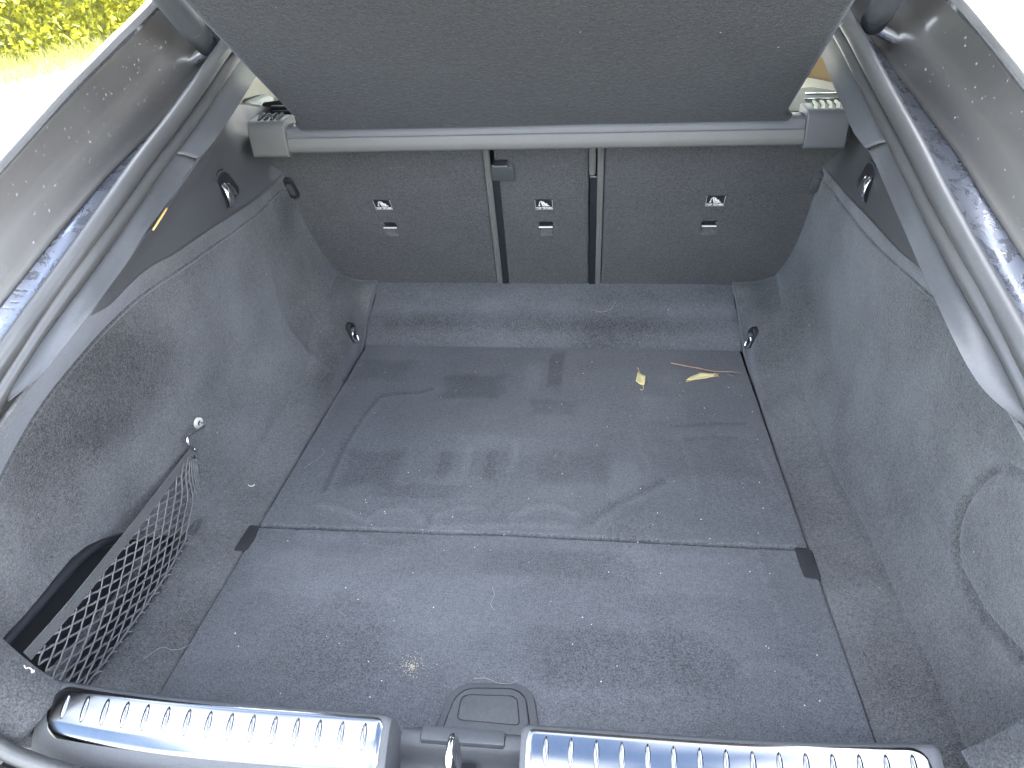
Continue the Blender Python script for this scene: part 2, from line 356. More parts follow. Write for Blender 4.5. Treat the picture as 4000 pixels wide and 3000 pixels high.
FLG = [(.48, .93, .985), (.52, .78, .935), (.547, .655, .884), (.565, .54, .832), (.578, .47, .802), (.587, .415, .778), (.590, .35, .755), (.597, .288, .728), (.605, .20, .690), (.613, .12, .655), (.622, .04, .618), (.634, -.04, .575), (.652, -.12, .52), (.675, -.19, .44), (.69, -.24, .33), (.69, -.27, .2)]
OUT = [(x + .026, y, z - .004) for x, y, z in FLG]
PILU = [(.468, .70, .745), (.473, .622, .713), (.476, .535, .679), (.475, .445, .652), (.480, .40, .640)]
PILL = [(.488, .42, .636), (.489, .395, .630), (.493, .34, .606), (.488, .241, .582), (.490, .188, .561), (.491, .133, .543), (.489, .077, .529), (.490, .02, .513), (.503, -.005, .496), (.532, -.03, .476)]

car = thing('car', (0, .3, GZ), 'dark grey car with raised tailgate, open luggage compartment lined in charcoal carpet', 'car')

# carpeted side linings (seam at the floor -> ledge -> wall -> upper edge), station by station from the seat to the sill
LIN = [
 [(.474, 1.160, .128), (.53, 1.160, .131), (.574, 1.152, .150), (.588, 1.100, .222), (.592, 1.036, .322), (.586, .962, .440), (.578, .930, .492)],
 [(.478, 1.110, .125), (.53, 1.105, .136), (.573, 1.100, .160), (.590, 1.060, .225), (.595, 1.006, .322), (.593, .940, .435), (.586, .915, .486)],
 [(.497, .985, .002), (.501, .965, .085), (.556, .955, .152), (.592, .945, .24), (.599, .925, .32), (.604, .895, .435), (.604, .880, .472)],
 [(.497, .86, 0), (.508, .855, .045), (.560, .85, .110), (.598, .845, .20), (.603, .84, .30), (.605, .828, .437), (.600, .82, .472)],
 [(.496, .74, 0), (.520, .74, .022), (.562, .74, .060), (.602, .74, .17), (.606, .74, .29), (.605, .752, .436), (.598, .76, .472)],
 [(.494, .52, 0), (.525, .52, .008), (.570, .52, .028), (.606, .52, .15), (.611, .52, .28), (.605, .538, .438), (.578, .545, .486)],
 [(.492, .32, 0), (.53, .32, .004), (.582, .32, .020), (.612, .32, .14), (.616, .32, .28), (.606, .315, .436), (.566, .31, .500)],
 [(.490, .14, 0), (.53, .14, .003), (.588, .14, .016), (.618, .14, .13), (.622, .14, .26), (.612, .125, .402), (.513, .11, .518)],
 [(.490, .02, 0), (.53, .02, .003), (.588, .02, .016), (.618, .02, .12), (.624, .02, .24), (.616, .012, .358), (.528, .005, .478)],
 [(.489, -.06, 0), (.53, -.06, .004), (.584, -.065, .018), (.612, -.06, .11), (.622, -.06, .22), (.615, -.055, .325), (.547, -.05, .445)],
 [(.489, -.10, 0), (.53, -.10, .004), (.584, -.105, .018), (.612, -.10, .105), (.624, -.10, .205), (.622, -.092, .305), (.566, -.085, .412)],
 [(.489, -.15, 0), (.53, -.15, .004), (.580, -.155, .018), (.606, -.16, .10), (.620, -.16, .195), (.618, -.145, .285), (.580, -.13, .375)]]
LIN = [r_ if r_[3][1] < .4 else r_[:5] + [tuple(Vector(r_[4]).lerp(Vector(r_[6]), .78) + Vector(((.005 if r_[3][1] < .6 else .001), 0, 0)))] + r_[6:] for r_ in LIN]
LIN = [[r_[0], r_[1], tuple(Vector(r_[2]).lerp(Vector(r_[1]), .25)), r_[2], tuple(Vector(r_[2]).lerp(Vector(r_[3]), .16)), r_[3], r_[4], tuple(Vector(r_[5]).lerp(Vector(r_[4]), .12)), r_[5], tuple(Vector(r_[5]).lerp(Vector(r_[6]), .15)), r_[6]] for r_ in LIN]
def rimz(y):   # height of the storage tray's rim along the left wall
    K = [(-.2, .150), (.04, .150), (.07, .144), (.10, .131), (.14, .108), (.18, .082), (.22, .052), (.24, .030), (.3, .010)]
    for (a, b), (c, d) in zip(K, K[1:]):
        if y <= c: return b + (d - b) * (y - a) / (c - a)
    return .01
def sidenap(p, s):
    n1 = .26 * fbm((p.y * 3.2 + 5 * s, p.z * 4 + 3, p.x + s * 7), 3) + .20 * fbm((p.y * 9, p.z * 9 + p.x * 6, 3 * s), 3)
    return n1
for s in (-1, 1):
    g = surf(LIN, 290, 170)
    nu, nv = 290, 170; nap = []
    for i in range(nu):
        for j in range(nv):
            p = g[i][j]; t = j / (nv - 1)
            edge = min(1, min(i, nu - 1 - i) / 14) * min(1, min(j, nv - 1 - j) / 9)
            wv = .0035 * fbm((p.y * 4 + s * 3.1, p.z * 5, 1.3 * s), 3) * edge
            fold = 0
            if .15 < t < .5 and p.y < .95: fold = .0025 * math.sin(p.y * 17 + s + p.z * 20) * edge * max(0, fbm((p.y * 3, p.z * 7, s * 4)))
            p.x += wv + fold
            top_ = sst(.795, .815, t) * (1 - sst(.30, .50, p.y)); nap.append(sidenap(p, s) + .22 * top_ - .12 * math.exp(-((t - .30) / .035) ** 2) * (1 - sst(.6, .9, p.y)))
    if s < 0:   # pocket in the wall for the storage tray
        for i in range(nu):
            for p in g[i]: p.x += .040 * (1 - sst(.225, .245, p.y)) * (1 - sst(rimz(p.y) - .012, rimz(p.y) - .002, p.z)) * sst(.006, .012, p.z)
    g = sidegrid(g, s)
    # recessed storage flap on the right-hand wall: a dented outline
    if s > 0:
        fl = [(.02, .345), (.075, .342), (.118, .320), (.148, .280), (.165, .230), (.163, .180), (.140, .148), (.105, .135), (.04, .136), (-.04, .160)]
        fl = [(p.y, p.z) for p in crv([V(0, a, b) for a, b in fl], 40)]
        for i in range(nu):
            for j in range(nv):
                p = g[i][j]
                if p.x > .59 and .1 < p.z < .36:
                    d, sg = segd(p.y, p.z, fl)
                    if d < .03: p.x += .007 * math.exp(-(d / .006) ** 2) - .004 * (sg > 0) * math.exp(-(d / .012) ** 2); nap[i * nv + j] -= .34 * math.exp(-(d / .006) ** 2)
    else:
        for i in range(nu):
            for j in range(nv):
                p = g[i][j]
                # dark rubbed patches of the pile on the left wall
                d = math.hypot((p.y - .26) / .14, (p.z - .33) / .10); nap[i * nv + j] -= .42 * math.exp(-d ** 4) * (p.x > -.6165 - 0 * p.z or True)
                d = math.hypot((p.y - .58) / .14, (p.z - .30) / .12); nap[i * nv + j] += .14 * math.exp(-d * d)
                d = math.hypot((p.y - .93) / .05, (p.z - .37) / .05); nap[i * nv + j] -= .32 * math.exp(-d * d)
                d = math.hypot((p.y - .9) / .08, (p.z - .12) / .05); nap[i * nv + j] -= .22 * math.exp(-d * d)
                yl = .80 + .10 * max(0, .2 - p.z)
                if p.z < .34: nap[i * nv + j] += .20 * (1 - sst(-.004, .004, p.y - yl)) * sst(.45, .75, p.y) * sst(.03, .08, p.z) * (1 - sst(.26, .34, p.z)); p.x += .005 * (1 - sst(-.008, .008, p.y - yl)) * sst(.6, .75, p.y) * (1 - sst(.2, .34, p.z))
    g = [[Vector((r_[0].x + s * .001, r_[0].y, r_[0].z - .03))] + r_ for r_ in g]; nap = [q for i in range(nu) for q in [nap[i * nv]] + nap[i * nv:(i + 1) * nv]]
    vv, ff = gridmesh(g, s < 0)
    o = obj('side_lining', vv, ff, C_SIDE, car, sharp=0, nap=nap, solid=-.004,
        label='charcoal carpet lining of the %s wall' % ('left' if s < 0 else 'right'))
    if s < 0: LINL = o
    else: LINR = o
    # hard upper trim above the carpet edge
    UT = [[(.580, 1.02, .455), (.612, 1.04, .52), (.640, 1.06, .60)], [(.583, .930, .485), (.612, .93, .55), (.634, .93, .632)],
          [(.599, .875, .470), (.612, .87, .55), (.625, .85, .648)], [(.594, .76, .470), (.600, .75, .58), (.578, .72, .680)],
          [(.590, .66, .473), (.580, .65, .60), (.502, .622, .697)], [(.576, .556, .484), (.555, .54, .585), (.488, .507, .658)],
          [(.569, .47, .489), (.548, .455, .57), (.492, .424, .632)], [(.565, .40, .492), (.543, .385, .555), (.505, .355, .596)],
          [(.560, .32, .500), (.532, .30, .545), (.502, .27, .574)], [(.547, .24, .503), (.522, .225, .538), (.503, .20, .550)],
          [(.531, .17, .505), (.518, .16, .522), (.509, .145, .531)], [(.530, .11, .512), (.528, .10, .513), (.526, .09, .514)]]
    UT = [[(r_[0][0] - .004, r_[0][1], r_[0][2] - .003)] + r_[1:] for r_ in UT]
    vv, ff = gridmesh(sidegrid(surf(UT, 80, 24), s), s < 0)
    obj('upper_trim', vv, ff, P_TRIM, car, sharp=0, solid=-.003)
    # pillar trims between seal and upper trim
    def strip(a, b, n, crown, name, mat, nvv=9):
        ca, cb = crv(a, n), crv(b, n); g_ = []
        for i in range(n):
            row = []
            for k in range(nvv):
                t = k / (nvv - 1); p = ca[i].lerp(cb[i], t); h = crown * math.sin(math.pi * min(1, t * 1.15)) if t < .87 else crown * math.sin(math.pi * min(1, t * 1.15))
                p = p + V(-.35, -.5, .8) * h; row.append(p)
            e = cb[i] + V(.012, .010, -.006); row.append(e); g_.append(row)
        vv_, ff_ = gridmesh(sidegrid(g_, s), s > 0); return obj(name, vv_, ff_, mat, car, sharp=50, solid=-.0025)
    strip([(.470, .67, .790), (.486, .583, .748), (.500, .505, .705), (.505, .41, .668), (.5065, .37, .655)], PILU, 40, .004, 'pillar_trim', P_PILLAR)
    strip([(.507, .43, .672), (.507, .41, .664), (.508, .315, .634), (.512, .233, .602), (.520, .15, .567), (.530, .077, .533), (.539, .021, .504), (.546, -.015, .482)], PILL, 60, .003, 'lower_pillar_trim', P_PILLAR)
    # gutter, inner body wall, outer lip, quarter panel
    so, gu, fl_, ou = crv(SOUT, 90), crv(GUT, 90), crv(FLG, 90), crv(OUT, 90); g_ = []; chan = []
    for i in range(90):
        a, b = so[i], gu[i]; row = [a + V(-.012, .004, -.014)]
        chan.append([a + V(-.012, .004, -.014)] + [a.lerp(b, k / 10) + V(0, 0, -.010 * math.sin(math.pi * k / 10)) for k in range(11)] + [b + V(.002, 0, .003)])
        row = [b + V(.001, 0, -.006), b + V(-.0035, 0, .0005), b + V(-.004, 0, .004), b + V(-.001, 0, .007)]
        c = fl_[i]
        for k in range(1, 13):
            t = k / 12; row.append(b.lerp(c, t) + V(.006 * math.sin(math.pi * t) + (.008 * sst(.35, .5, t) if t < 1 else .008), 0, 0))
        g_.append(row)
    vv, ff = gridmesh(sidegrid(g_, s), s < 0)
    body = obj('gutter_wall', vv, ff, PAINT, car, sharp=60, solid=-.002)
    vv, ff = gridmesh(sidegrid(chan, s), s < 0); obj('rain_gutter', vv, ff, WETSKYP, car, sharp=60, solid=-.002)
    g2 = []
    for i in range(90):
        c, d = fl_[i] + V(.008, 0, 0), ou[i] + V(.008, 0, 0)
        g2.append([c + V(.001, .002, -.008), c + V(-.002, 0, -.001), c + V(.003, 0, .005), c.lerp(d, .5) + V(0, 0, .0075), d + V(0, 0, .004), d + V(.006, 0, -.003), d + V(.007, 0, -.012)])
    vv, ff = gridmesh(sidegrid(g2, s), s < 0); obj('body_lip', vv, ff, LIPM, car, sharp=60)
    g3 = []
    for i in range(90):
        d = ou[i]; t = i / 89
        g3.append([d + V(.008, 0, -.010), d + V(.03, 0, -.03), d + V(.09, 0, -.085), V(.90, d.y, d.z - .26), V(.975, d.y, d.z * .3 + .05), V(.985, d.y, -.2), V(.95, d.y, -.45)])
    vv, ff = gridmesh(sidegrid(g3, s), s < 0); obj('quarter_panel', vv, ff, PAINT, car, sharp=60)
    # rain drops on the inner wall
    v, f = [], []; rd = random.Random(20 + s)
    for q in range(210 if s < 0 else 90):
        i = rd.randint(24, 70); k = rd.uniform(4.2, 14.5); i2 = i + rd.random(); a = g_[i][int(k)].lerp(g_[i + 1][int(k)], i2 - i); b = g_[i][int(k) + 1].lerp(g_[i + 1][int(k) + 1], i2 - i); p = a.lerp(b, k - int(k))
        r = rd.choice((.0006, .0008, .0010, .0013, .0018)); bm = bmesh.new(); bmesh.ops.create_icosphere(bm, subdivisions=1, radius=r)
        for x in bm.verts: x.co = Vector((x.co.x * .6, x.co.y, x.co.z * (1 + rd.random() * .9))) + Vector((s * (p.x - .0004), p.y, p.z))
        v, f = join((v, f), bmlists(bm))
    obj('rain_drops', v, f, WATER, body, sharp=0, kind='stuff')
    # carpeted rear corner between the lining and the seal
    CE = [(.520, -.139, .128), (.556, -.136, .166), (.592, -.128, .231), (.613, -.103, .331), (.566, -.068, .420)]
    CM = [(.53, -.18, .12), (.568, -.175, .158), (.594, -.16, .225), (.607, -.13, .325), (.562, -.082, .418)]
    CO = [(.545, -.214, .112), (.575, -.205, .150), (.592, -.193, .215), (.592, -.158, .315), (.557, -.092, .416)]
    vv, ff = gridmesh(sidegrid(loft([CE, CM, CO], 40), s), s > 0); obj('corner_lining', vv, ff, C_CORN_SHADED, car, sharp=0, solid=-.004)
# body seal: two bulbs all the way round the opening
for nm, P, r in (('opening_seal', SEAL1, .0118), ('seal_lip', SEAL2, .0102)):
    pts = crv(P, 200); full = [mir(p) for p in pts] + [p for p in reversed(pts[:-1])]
    vv, ff = tube(full, r, 14); obj(nm, vv, ff, RUB, car, sharp=0)

# roof, open tailgate and cabin sides around the opening (mostly above the frame)
rf = [[V(x, y, .98 + .10 * (1 - (x / .70) ** 2) + .06 * sst(.9, 1.8, y) - .10 * sst(2.0, 2.9, y)) for x in [k * .70 / 6 for k in range(-6, 7)]] for y in (.86, 1.1, 1.4, 1.8, 2.2, 2.6, 2.9)]
vv, ff = gridmesh(rf); obj('roof', vv, ff, PAINT, car, solid=-.04)
tg = [[V(x, y, z + .05 * (1 - (x / .70) ** 2)) for x in [k * .70 / 6 for k in range(-6, 7)]] for y, z in ((.88, 1.03), (.66, 1.26), (.42, 1.50), (.18, 1.70), (.02, 1.78))]
vv, ff = gridmesh(tg); obj('tailgate', vv, ff, PAINT, car, solid=-.05)
for s in (-1, 1):
    vv, ff = box((s * .70, 1.95, .28), (.06, 1.9, .70), .02); obj('door_panel', vv, ff, PAINT, car)
    vv, ff = gridmesh([[V(s * (.69 - .06 * k), y, .63 + .37 * k) for k in (0, .5, 1)] for y in (1.0, 1.5, 2.0, 2.5)]); obj('window_pane', vv, ff, GLASS, car, solid=.004)
vv, ff = box((0, 1.95, -.2), (1.4, 1.9, .05)); obj('cabin_floor', vv, ff, P_TRIM, car)
vv, ff = box((0, .47, -.075), (1.36, 1.25, .06)); obj('underfloor_light_block', vv, ff, P_DARK, car)  # unseen box, added to stop light leaking up through the floor seams

# bits of the cabin seen beside the raised cover
for s in (-1, 1):
    vv, ff = prism(roundpoly([(0, 0), (.16, 0), (.13, .035), (.05, .05), (0, .045)], .008), V(s * .66 if s < 0 else .52, 1.06, .565), (1, 0, 0), (0, .3, 1), .02, .003)
    q = obj('belt_guide', vv, ff, P_DARK if s < 0 else BEIGE, car)
    for k in range(3):
        vv, ff = box((s * .588, 1.028 - .002 * k, .587 + .011 * k), (.075, .012, .004), .0012); obj('slat', vv, ff, CHROME if s > 0 else P_GREY, q)
    vv, ff = gridmesh(sidegrid(surf([[(.70, .95, .58), (.70, .95, .66), (.69, .95, .74)], [(.68, 1.15, .60), (.675, 1.15, .645), (.67, 1.15, .70)], [(.60, 1.35, .60), (.60, 1.35, .64), (.60, 1.35, .68)]], 14, 8), s))
    obj('cabin_trim', vv, ff, BEIGE if s < 0 else TAN, car, solid=.01)

# ------------------------------------------------------------------ ramp carpet under the seats (fixed)
rampP = [[V(-.502 + 1.004 * 0, 0, 0)]]
nx = 120; prof = [(1.018, -.004), (1.024, .002), (1.032, .012), (1.046, .036), (1.058, .056), (1.072, .067), (1.095, .084), (1.125, .106), (1.152, .124), (1.165, .128), (1.19, .11)]
prof = [Vector((0, a, b)) for a, b in prof]; pc = crv(prof, 44); g_ = []; nap = []
for i in range(nx + 1):
    u = i / nx * 2 - 1; row = []
    for k, p in enumerate(pc):
        half = .500 - .022 * sst(1.02, 1.12, p.y)
        e = 1 - sst(.97, 1.0, abs(u)); x = u * half
        wv = .0025 * fbm((x * 5, p.y * 9, 2), 3)
        row.append(V(x, p.y - wv, p.z + wv * .6 - .006 * (1 - e)))
        nap.append(.22 * fbm((x * 3, k * .05, 9), 3) - .20 * math.exp(-((p.z - .048) / .018) ** 2) + .16 * math.exp(-((p.z - .078) / .014) ** 2))
    g_.append(row)
vv, ff = gridmesh(g_); obj('seat_ramp', vv, ff, C_REAR, car, sharp=0, nap=nap, label='carpeted step below the seat backs')

# ------------------------------------------------------------------ load floor: rear section and hinged front panel
def xy(*pts): return [(p[0], p[1]) for p in pts]
SPL = xy((-0.5048, 0.3010, 0.0000), (-0.2056, 0.3034, 0.0000), (-0.0188, 0.3079, 0.0000), (0.1806, 0.3039, 0.0000), (0.4902, 0.3033, 0.0000))
def split_y(x):
    for (ax, ay), (bx, by) in zip(SPL, SPL[1:]):
        if x <= bx: return ay + (by - ay) * (x - ax) / (bx - ax)
    return SPL[-1][1]
DENTS = [  # (polyline, width, depth, nap)
 (xy((-0.2617, 0.7967, 0.0000), (-0.2916, 0.7785, 0.0000), (-0.3408, 0.7723, 0.0000), (-0.3817, 0.7559, 0.0000), (-0.3987, 0.6600, 0.0000), (-0.4054, 0.5612, 0.0000), (-0.4025, 0.4802, 0.0000), (-0.3989, 0.4063, 0.0000)), .0045, .0016, -.30),
 (xy((0.2930, 0.6630, 0.0000), (0.3674, 0.6754, 0.0000), (0.4458, 0.6809, 0.0000)), .005, .0012, -.22),
 (xy((0.3128, 0.6156, 0.0000), (0.3707, 0.6252, 0.0000), (0.4199, 0.6260, 0.0000)), .005, .001, -.18),
 (xy((0.2080, 0.6258, 0.0000), (0.2252, 0.5448, 0.0000), (0.2302, 0.4994, 0.0000)), .007, .0008, .16),
 (xy((0.2551, 0.4717, 0.0000), (0.2095, 0.4383, 0.0000), (0.1655, 0.4047, -0.0000), (0.1314, 0.3676, -0.0000), (0.1198, 0.3494, 0.0000)), .008, .0016, -.24),
 (xy((-0.3940, 0.3650, 0.0000), (-0.3439, 0.3507, 0.0000), (-0.2922, 0.3267, 0.0000)), .006, .001, .26),
 (xy((-0.2865, 0.3220, 0.0000), (-0.2754, 0.3457, -0.0000), (-0.2407, 0.3661, 0.0000), (-0.2065, 0.3524, 0.0000), (-0.1852, 0.3232, 0.0000)), .006, .001, .20),
 (xy((-0.1647, 0.3195, 0.0000), (-0.1578, 0.3502, 0.0000), (-0.1308, 0.3700, 0.0000), (-0.1008, 0.3744, 0.0000)), .006, .001, .24),
 (xy((-0.1716, 0.3117, 0.0000), (-0.1090, 0.3180, 0.0000), (-0.0177, 0.3286, 0.0000), (0.0822, 0.3298, -0.0000)), .008, .001, .20),
 (xy((-0.0242, 0.3506, 0.0000), (0.0117, 0.3785, 0.0000), (0.0546, 0.3811, -0.0000), (0.0893, 0.3651, 0.0000)), .008, .001, .20),
 (xy((-0.4070, 0.2775, 0.0000), (-0.3622, 0.2731, 0.0000), (-0.3209, 0.2781, 0.0000)), .008, .001, .18),
 (xy((-0.2864, 0.2827, 0.0000), (-0.2613, 0.2630, 0.0000), (-0.2214, 0.2540, 0.0000), (-0.1827, 0.2657, -0.0000)), .007, .001, .16),
 (xy((0.4988, 0.6571, 0.0000), (0.4969, 0.5140, 0.0000), (0.4964, 0.3798, 0.0000)), .005, .001, -.15),
 (xy((0.4414, 0.6543, 0.0000), (0.4557, 0.5265, 0.0000), (0.4707, 0.4292, 0.0000)), .006, .0008, .12),
 (xy((0.3031, 0.6135, 0.0000), (0.3124, 0.5188, 0.0000), (0.3137, 0.4471, -0.0000)), .006, .0008, .12),
 (xy((0.3354, 0.0503, 0.0000), (0.3562, 0.0596, 0.0000), (0.3777, 0.0652, 0.0000), (0.4012, 0.0615, 0.0000), (0.4168, 0.0518, 0.0000), (0.4207, 0.0415, -0.0000)), .006, 0, .17),
 (xy((0.3949, 0.3028, 0.0000), (0.3984, 0.2182, 0.0000), (0.4100, 0.1349, 0.0000)), .006, .001, .10)]
PATCH = [  # soft-edged rubbed areas of the pile: centre, half sizes, nap
 ((-0.1685, 0.8112, 0.0000), .075, .055, -.22), ((0.0265, 0.8967, 0.0000), .018, .085, -.24), ((0.0305, 0.7273, 0.0000), .05, .03, -.15), ((-0.4035, 0.8812, 0.0000), .07, .05, -.14),
 ((-0.0270, 0.8495, 0.0000), .02, .07, .12), ((-0.0731, 0.5779, 0.0000), .09, .03, .10), ((-0.1789, 0.5078, 0.0000), .012, .045, -.16), ((-0.1339, 0.5259, -0.0000), .010, .05, .14), ((-0.0842, 0.5128, 0.0000), .010, .05, -.15), ((-0.0396, 0.5388, 0.0000), .008, .05, .15),
 ((-0.3278, 0.4842, 0.0000), .06, .06, -.16), ((0.0847, 0.5065, 0.0000), .07, .05, -.12), ((0.3522, 0.5514, -0.0000), .09, .06, -.10), ((0.2738, 0.7379, 0.0000), .05, .05, .10), ((0.1843, 0.4678, 0.0000), .03, .06, .14), ((-0.2164, 0.4167, 0.0000), .09, .02, -.12),
 ((-0.5069, 0.7239, 0.0000), .03, .09, .10), ((0.0387, 0.2410, 0.0000), .12, .03, -.12), ((-0.3253, 0.1899, 0.0000), .13, .05, .10), ((0.2905, 0.2312, 0.0000), .10, .05, .10), ((-0.0804, 0.1461, 0.0000), .12, .06, .06), ((0.1731, 0.0587, 0.0000), .14, .05, -.12), ((-0.3102, 0.0393, 0.0000), .12, .05, -.06)]
def napat(x, y):
    d = 0; z = 0
    for pl, wd, dp, nv_ in DENTS:
        bx = [p[0] for p in pl]; by = [p[1] for p in pl]
        if min(bx) - .03 < x < max(bx) + .03 and min(by) - .03 < y < max(by) + .03:
            q, sg = segd(x, y, pl); e = math.exp(-(q / wd / 1.2) ** 2); d += (1.1 if nv_ < 0 else .75) * nv_ * e; z -= 1.3 * dp * e
            d -= .35 * nv_ * math.exp(-((q - wd * 2.2) / wd) ** 2) * (sg > 0)
    for c, a, b, nv_ in PATCH:
        u = abs(x - c[0]) / a; t = abs(y - c[1]) / b
        if u < 1.6 and t < 1.6:
            wob = .25 * fbm((x * 22, y * 22, c[0]), 2); d += 1.45 * nv_ * (1 - sst(.72, 1.25, max(u, t) + wob))
    return d, z
def floorgrid(ylo, yhi, nx, ny, half=.4900, skip=None, crown=0.0):
    g = []; nap = []
    for i in range(nx + 1):
        u = i / nx * 2 - 1; u = math.copysign(1 - (1 - abs(u)) ** 1.25, u); x = u * half; a, b = ylo(x), yhi(x); row = []
        for j in range(ny + 1):
            t = j / ny * 2 - 1; t = math.copysign(1 - (1 - abs(t)) ** 1.25, t); y = a + (b - a) * (t + 1) / 2
            d, z = napat(x, y); ed = min((half - abs(x)), (y - a), (b - y)); z += .0014 * fbm((x * 3, y * 3, 4), 2)
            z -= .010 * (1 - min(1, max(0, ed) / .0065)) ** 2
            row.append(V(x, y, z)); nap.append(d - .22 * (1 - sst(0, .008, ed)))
        g.append(row)
    return g, nap
fr = thing('load_floor', (0, .66, -.01), 'rear section of the charcoal carpet load floor with leaves and twig lying on it', 'boot floor')
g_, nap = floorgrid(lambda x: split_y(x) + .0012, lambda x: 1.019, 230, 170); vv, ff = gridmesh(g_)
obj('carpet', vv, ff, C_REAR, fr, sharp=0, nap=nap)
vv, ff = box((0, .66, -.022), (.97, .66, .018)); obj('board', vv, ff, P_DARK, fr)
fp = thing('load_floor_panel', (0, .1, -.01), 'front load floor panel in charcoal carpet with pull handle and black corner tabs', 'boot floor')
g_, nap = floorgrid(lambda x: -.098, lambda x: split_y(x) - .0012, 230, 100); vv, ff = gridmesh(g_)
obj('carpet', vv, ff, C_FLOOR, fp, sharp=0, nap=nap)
vv, ff = box((0, .1, -.022), (.97, .36, .018)); obj('board', vv, ff, P_DARK, fp)
for pl in ([(-0.5057, 0.2322, 0.0000), (-0.4814, 0.2355, 0.0000), (-0.4800, 0.2620, 0.0000), (-0.4844, 0.2972, -0.0000), (-0.5043, 0.2998, 0.0000)], [(0.4904, 0.2315, 0.0000), (0.4921, 0.2924, -0.0000), (0.4874, 0.3009, 0.0000), (0.4652, 0.3034, 0.0000), (0.4638, 0.2797, 0.0000), (0.4646, 0.2348, 0.0000)]):
    c = Vector((sum(p[0] for p in pl) / len(pl), sum(p[1] for p in pl) / len(pl), .0)); poly = [(p[0] - c.x, p[1] - c.y) for p in pl]
    ar = sum(a[0] * b[1] - a[1] * b[0] for a, b in zip(poly, poly[1:] + poly[:1]))
    if ar < 0: poly = poly[::-1]
    vv, ff = prism(roundpoly(poly, .006), c + V(0, 0, -.004), (1, 0, 0), (0, 1, 0), .0062, .0008); obj('corner_tab', vv, ff, BLACKTAB, fp)
# pull handle let into the front panel
hc = Vector((-0.0151, -0.0424, 0.0000)); hc.z = 0
hpoly = [(p[0] - hc.x, p[1] - hc.y) for p in ((-0.0837, -0.0939, -0.0000), (-0.0709, -0.0216, 0.0000), (-0.0521, -0.0045, -0.0000), (0.0265, 0.0001, 0.0000), (0.0466, -0.0147, 0.0000), (0.0604, -0.0803, 0.0000))][::-1]
def sc2(pl, kx, ky, dy=0): return [(p[0] * kx, p[1] * ky + dy) for p in pl]
hd = obj('handle_frame', *prism(roundpoly(hpoly, [.004, .022, .018, .018, .022, .004]), hc + V(0, 0, -.004), (1, 0, 0), (0, 1, 0), .0105, .004), P_SILL, fp)
o1 = roundpoly(sc2(hpoly, .84, .86, -.004), [.004, .020, .016, .016, .020, .004]); i1 = roundpoly(sc2(hpoly, .815, .825, -.0045), [.004, .019, .015, .015, .019, .004])
vv, ff = ringprism(o1, i1, hc + V(0, 0, .0064), (1, 0, 0), (0, 1, 0), .0007); obj('groove', vv, ff, P_DARK, hd)
vv, ff = prism(i1, hc + V(0, 0, .005), (1, 0, 0), (0, 1, 0), .0030, .0008); obj('handle_grip', vv, ff, P_HAND, hd)
bp_ = [(p[0] - hc.x, p[1] - hc.y) for p in ((-0.0535, -0.0648, 0.0000), (-0.0530, -0.0304, -0.0000), (-0.0441, -0.0254, -0.0000), (0.0177, -0.0227, 0.0000), (0.0253, -0.0279, 0.0000), (0.0323, -0.0668, 0.0000))][::-1]
bo = roundpoly(bp_, .007); bi = roundpoly(sc2(bp_, .97, .96), .007)
vv, ff = ringprism(bo, bi, hc + V(0, 0, .0079), (1, 0, 0), (0, 1, 0), .0006); obj('groove', vv, ff, P_DARK, hd)
vv, ff = prism(bi, hc + V(0, 0, .007), (1, 0, 0), (0, 1, 0), .0014, .0006); obj('release_button', vv, ff, P_HAND, hd)
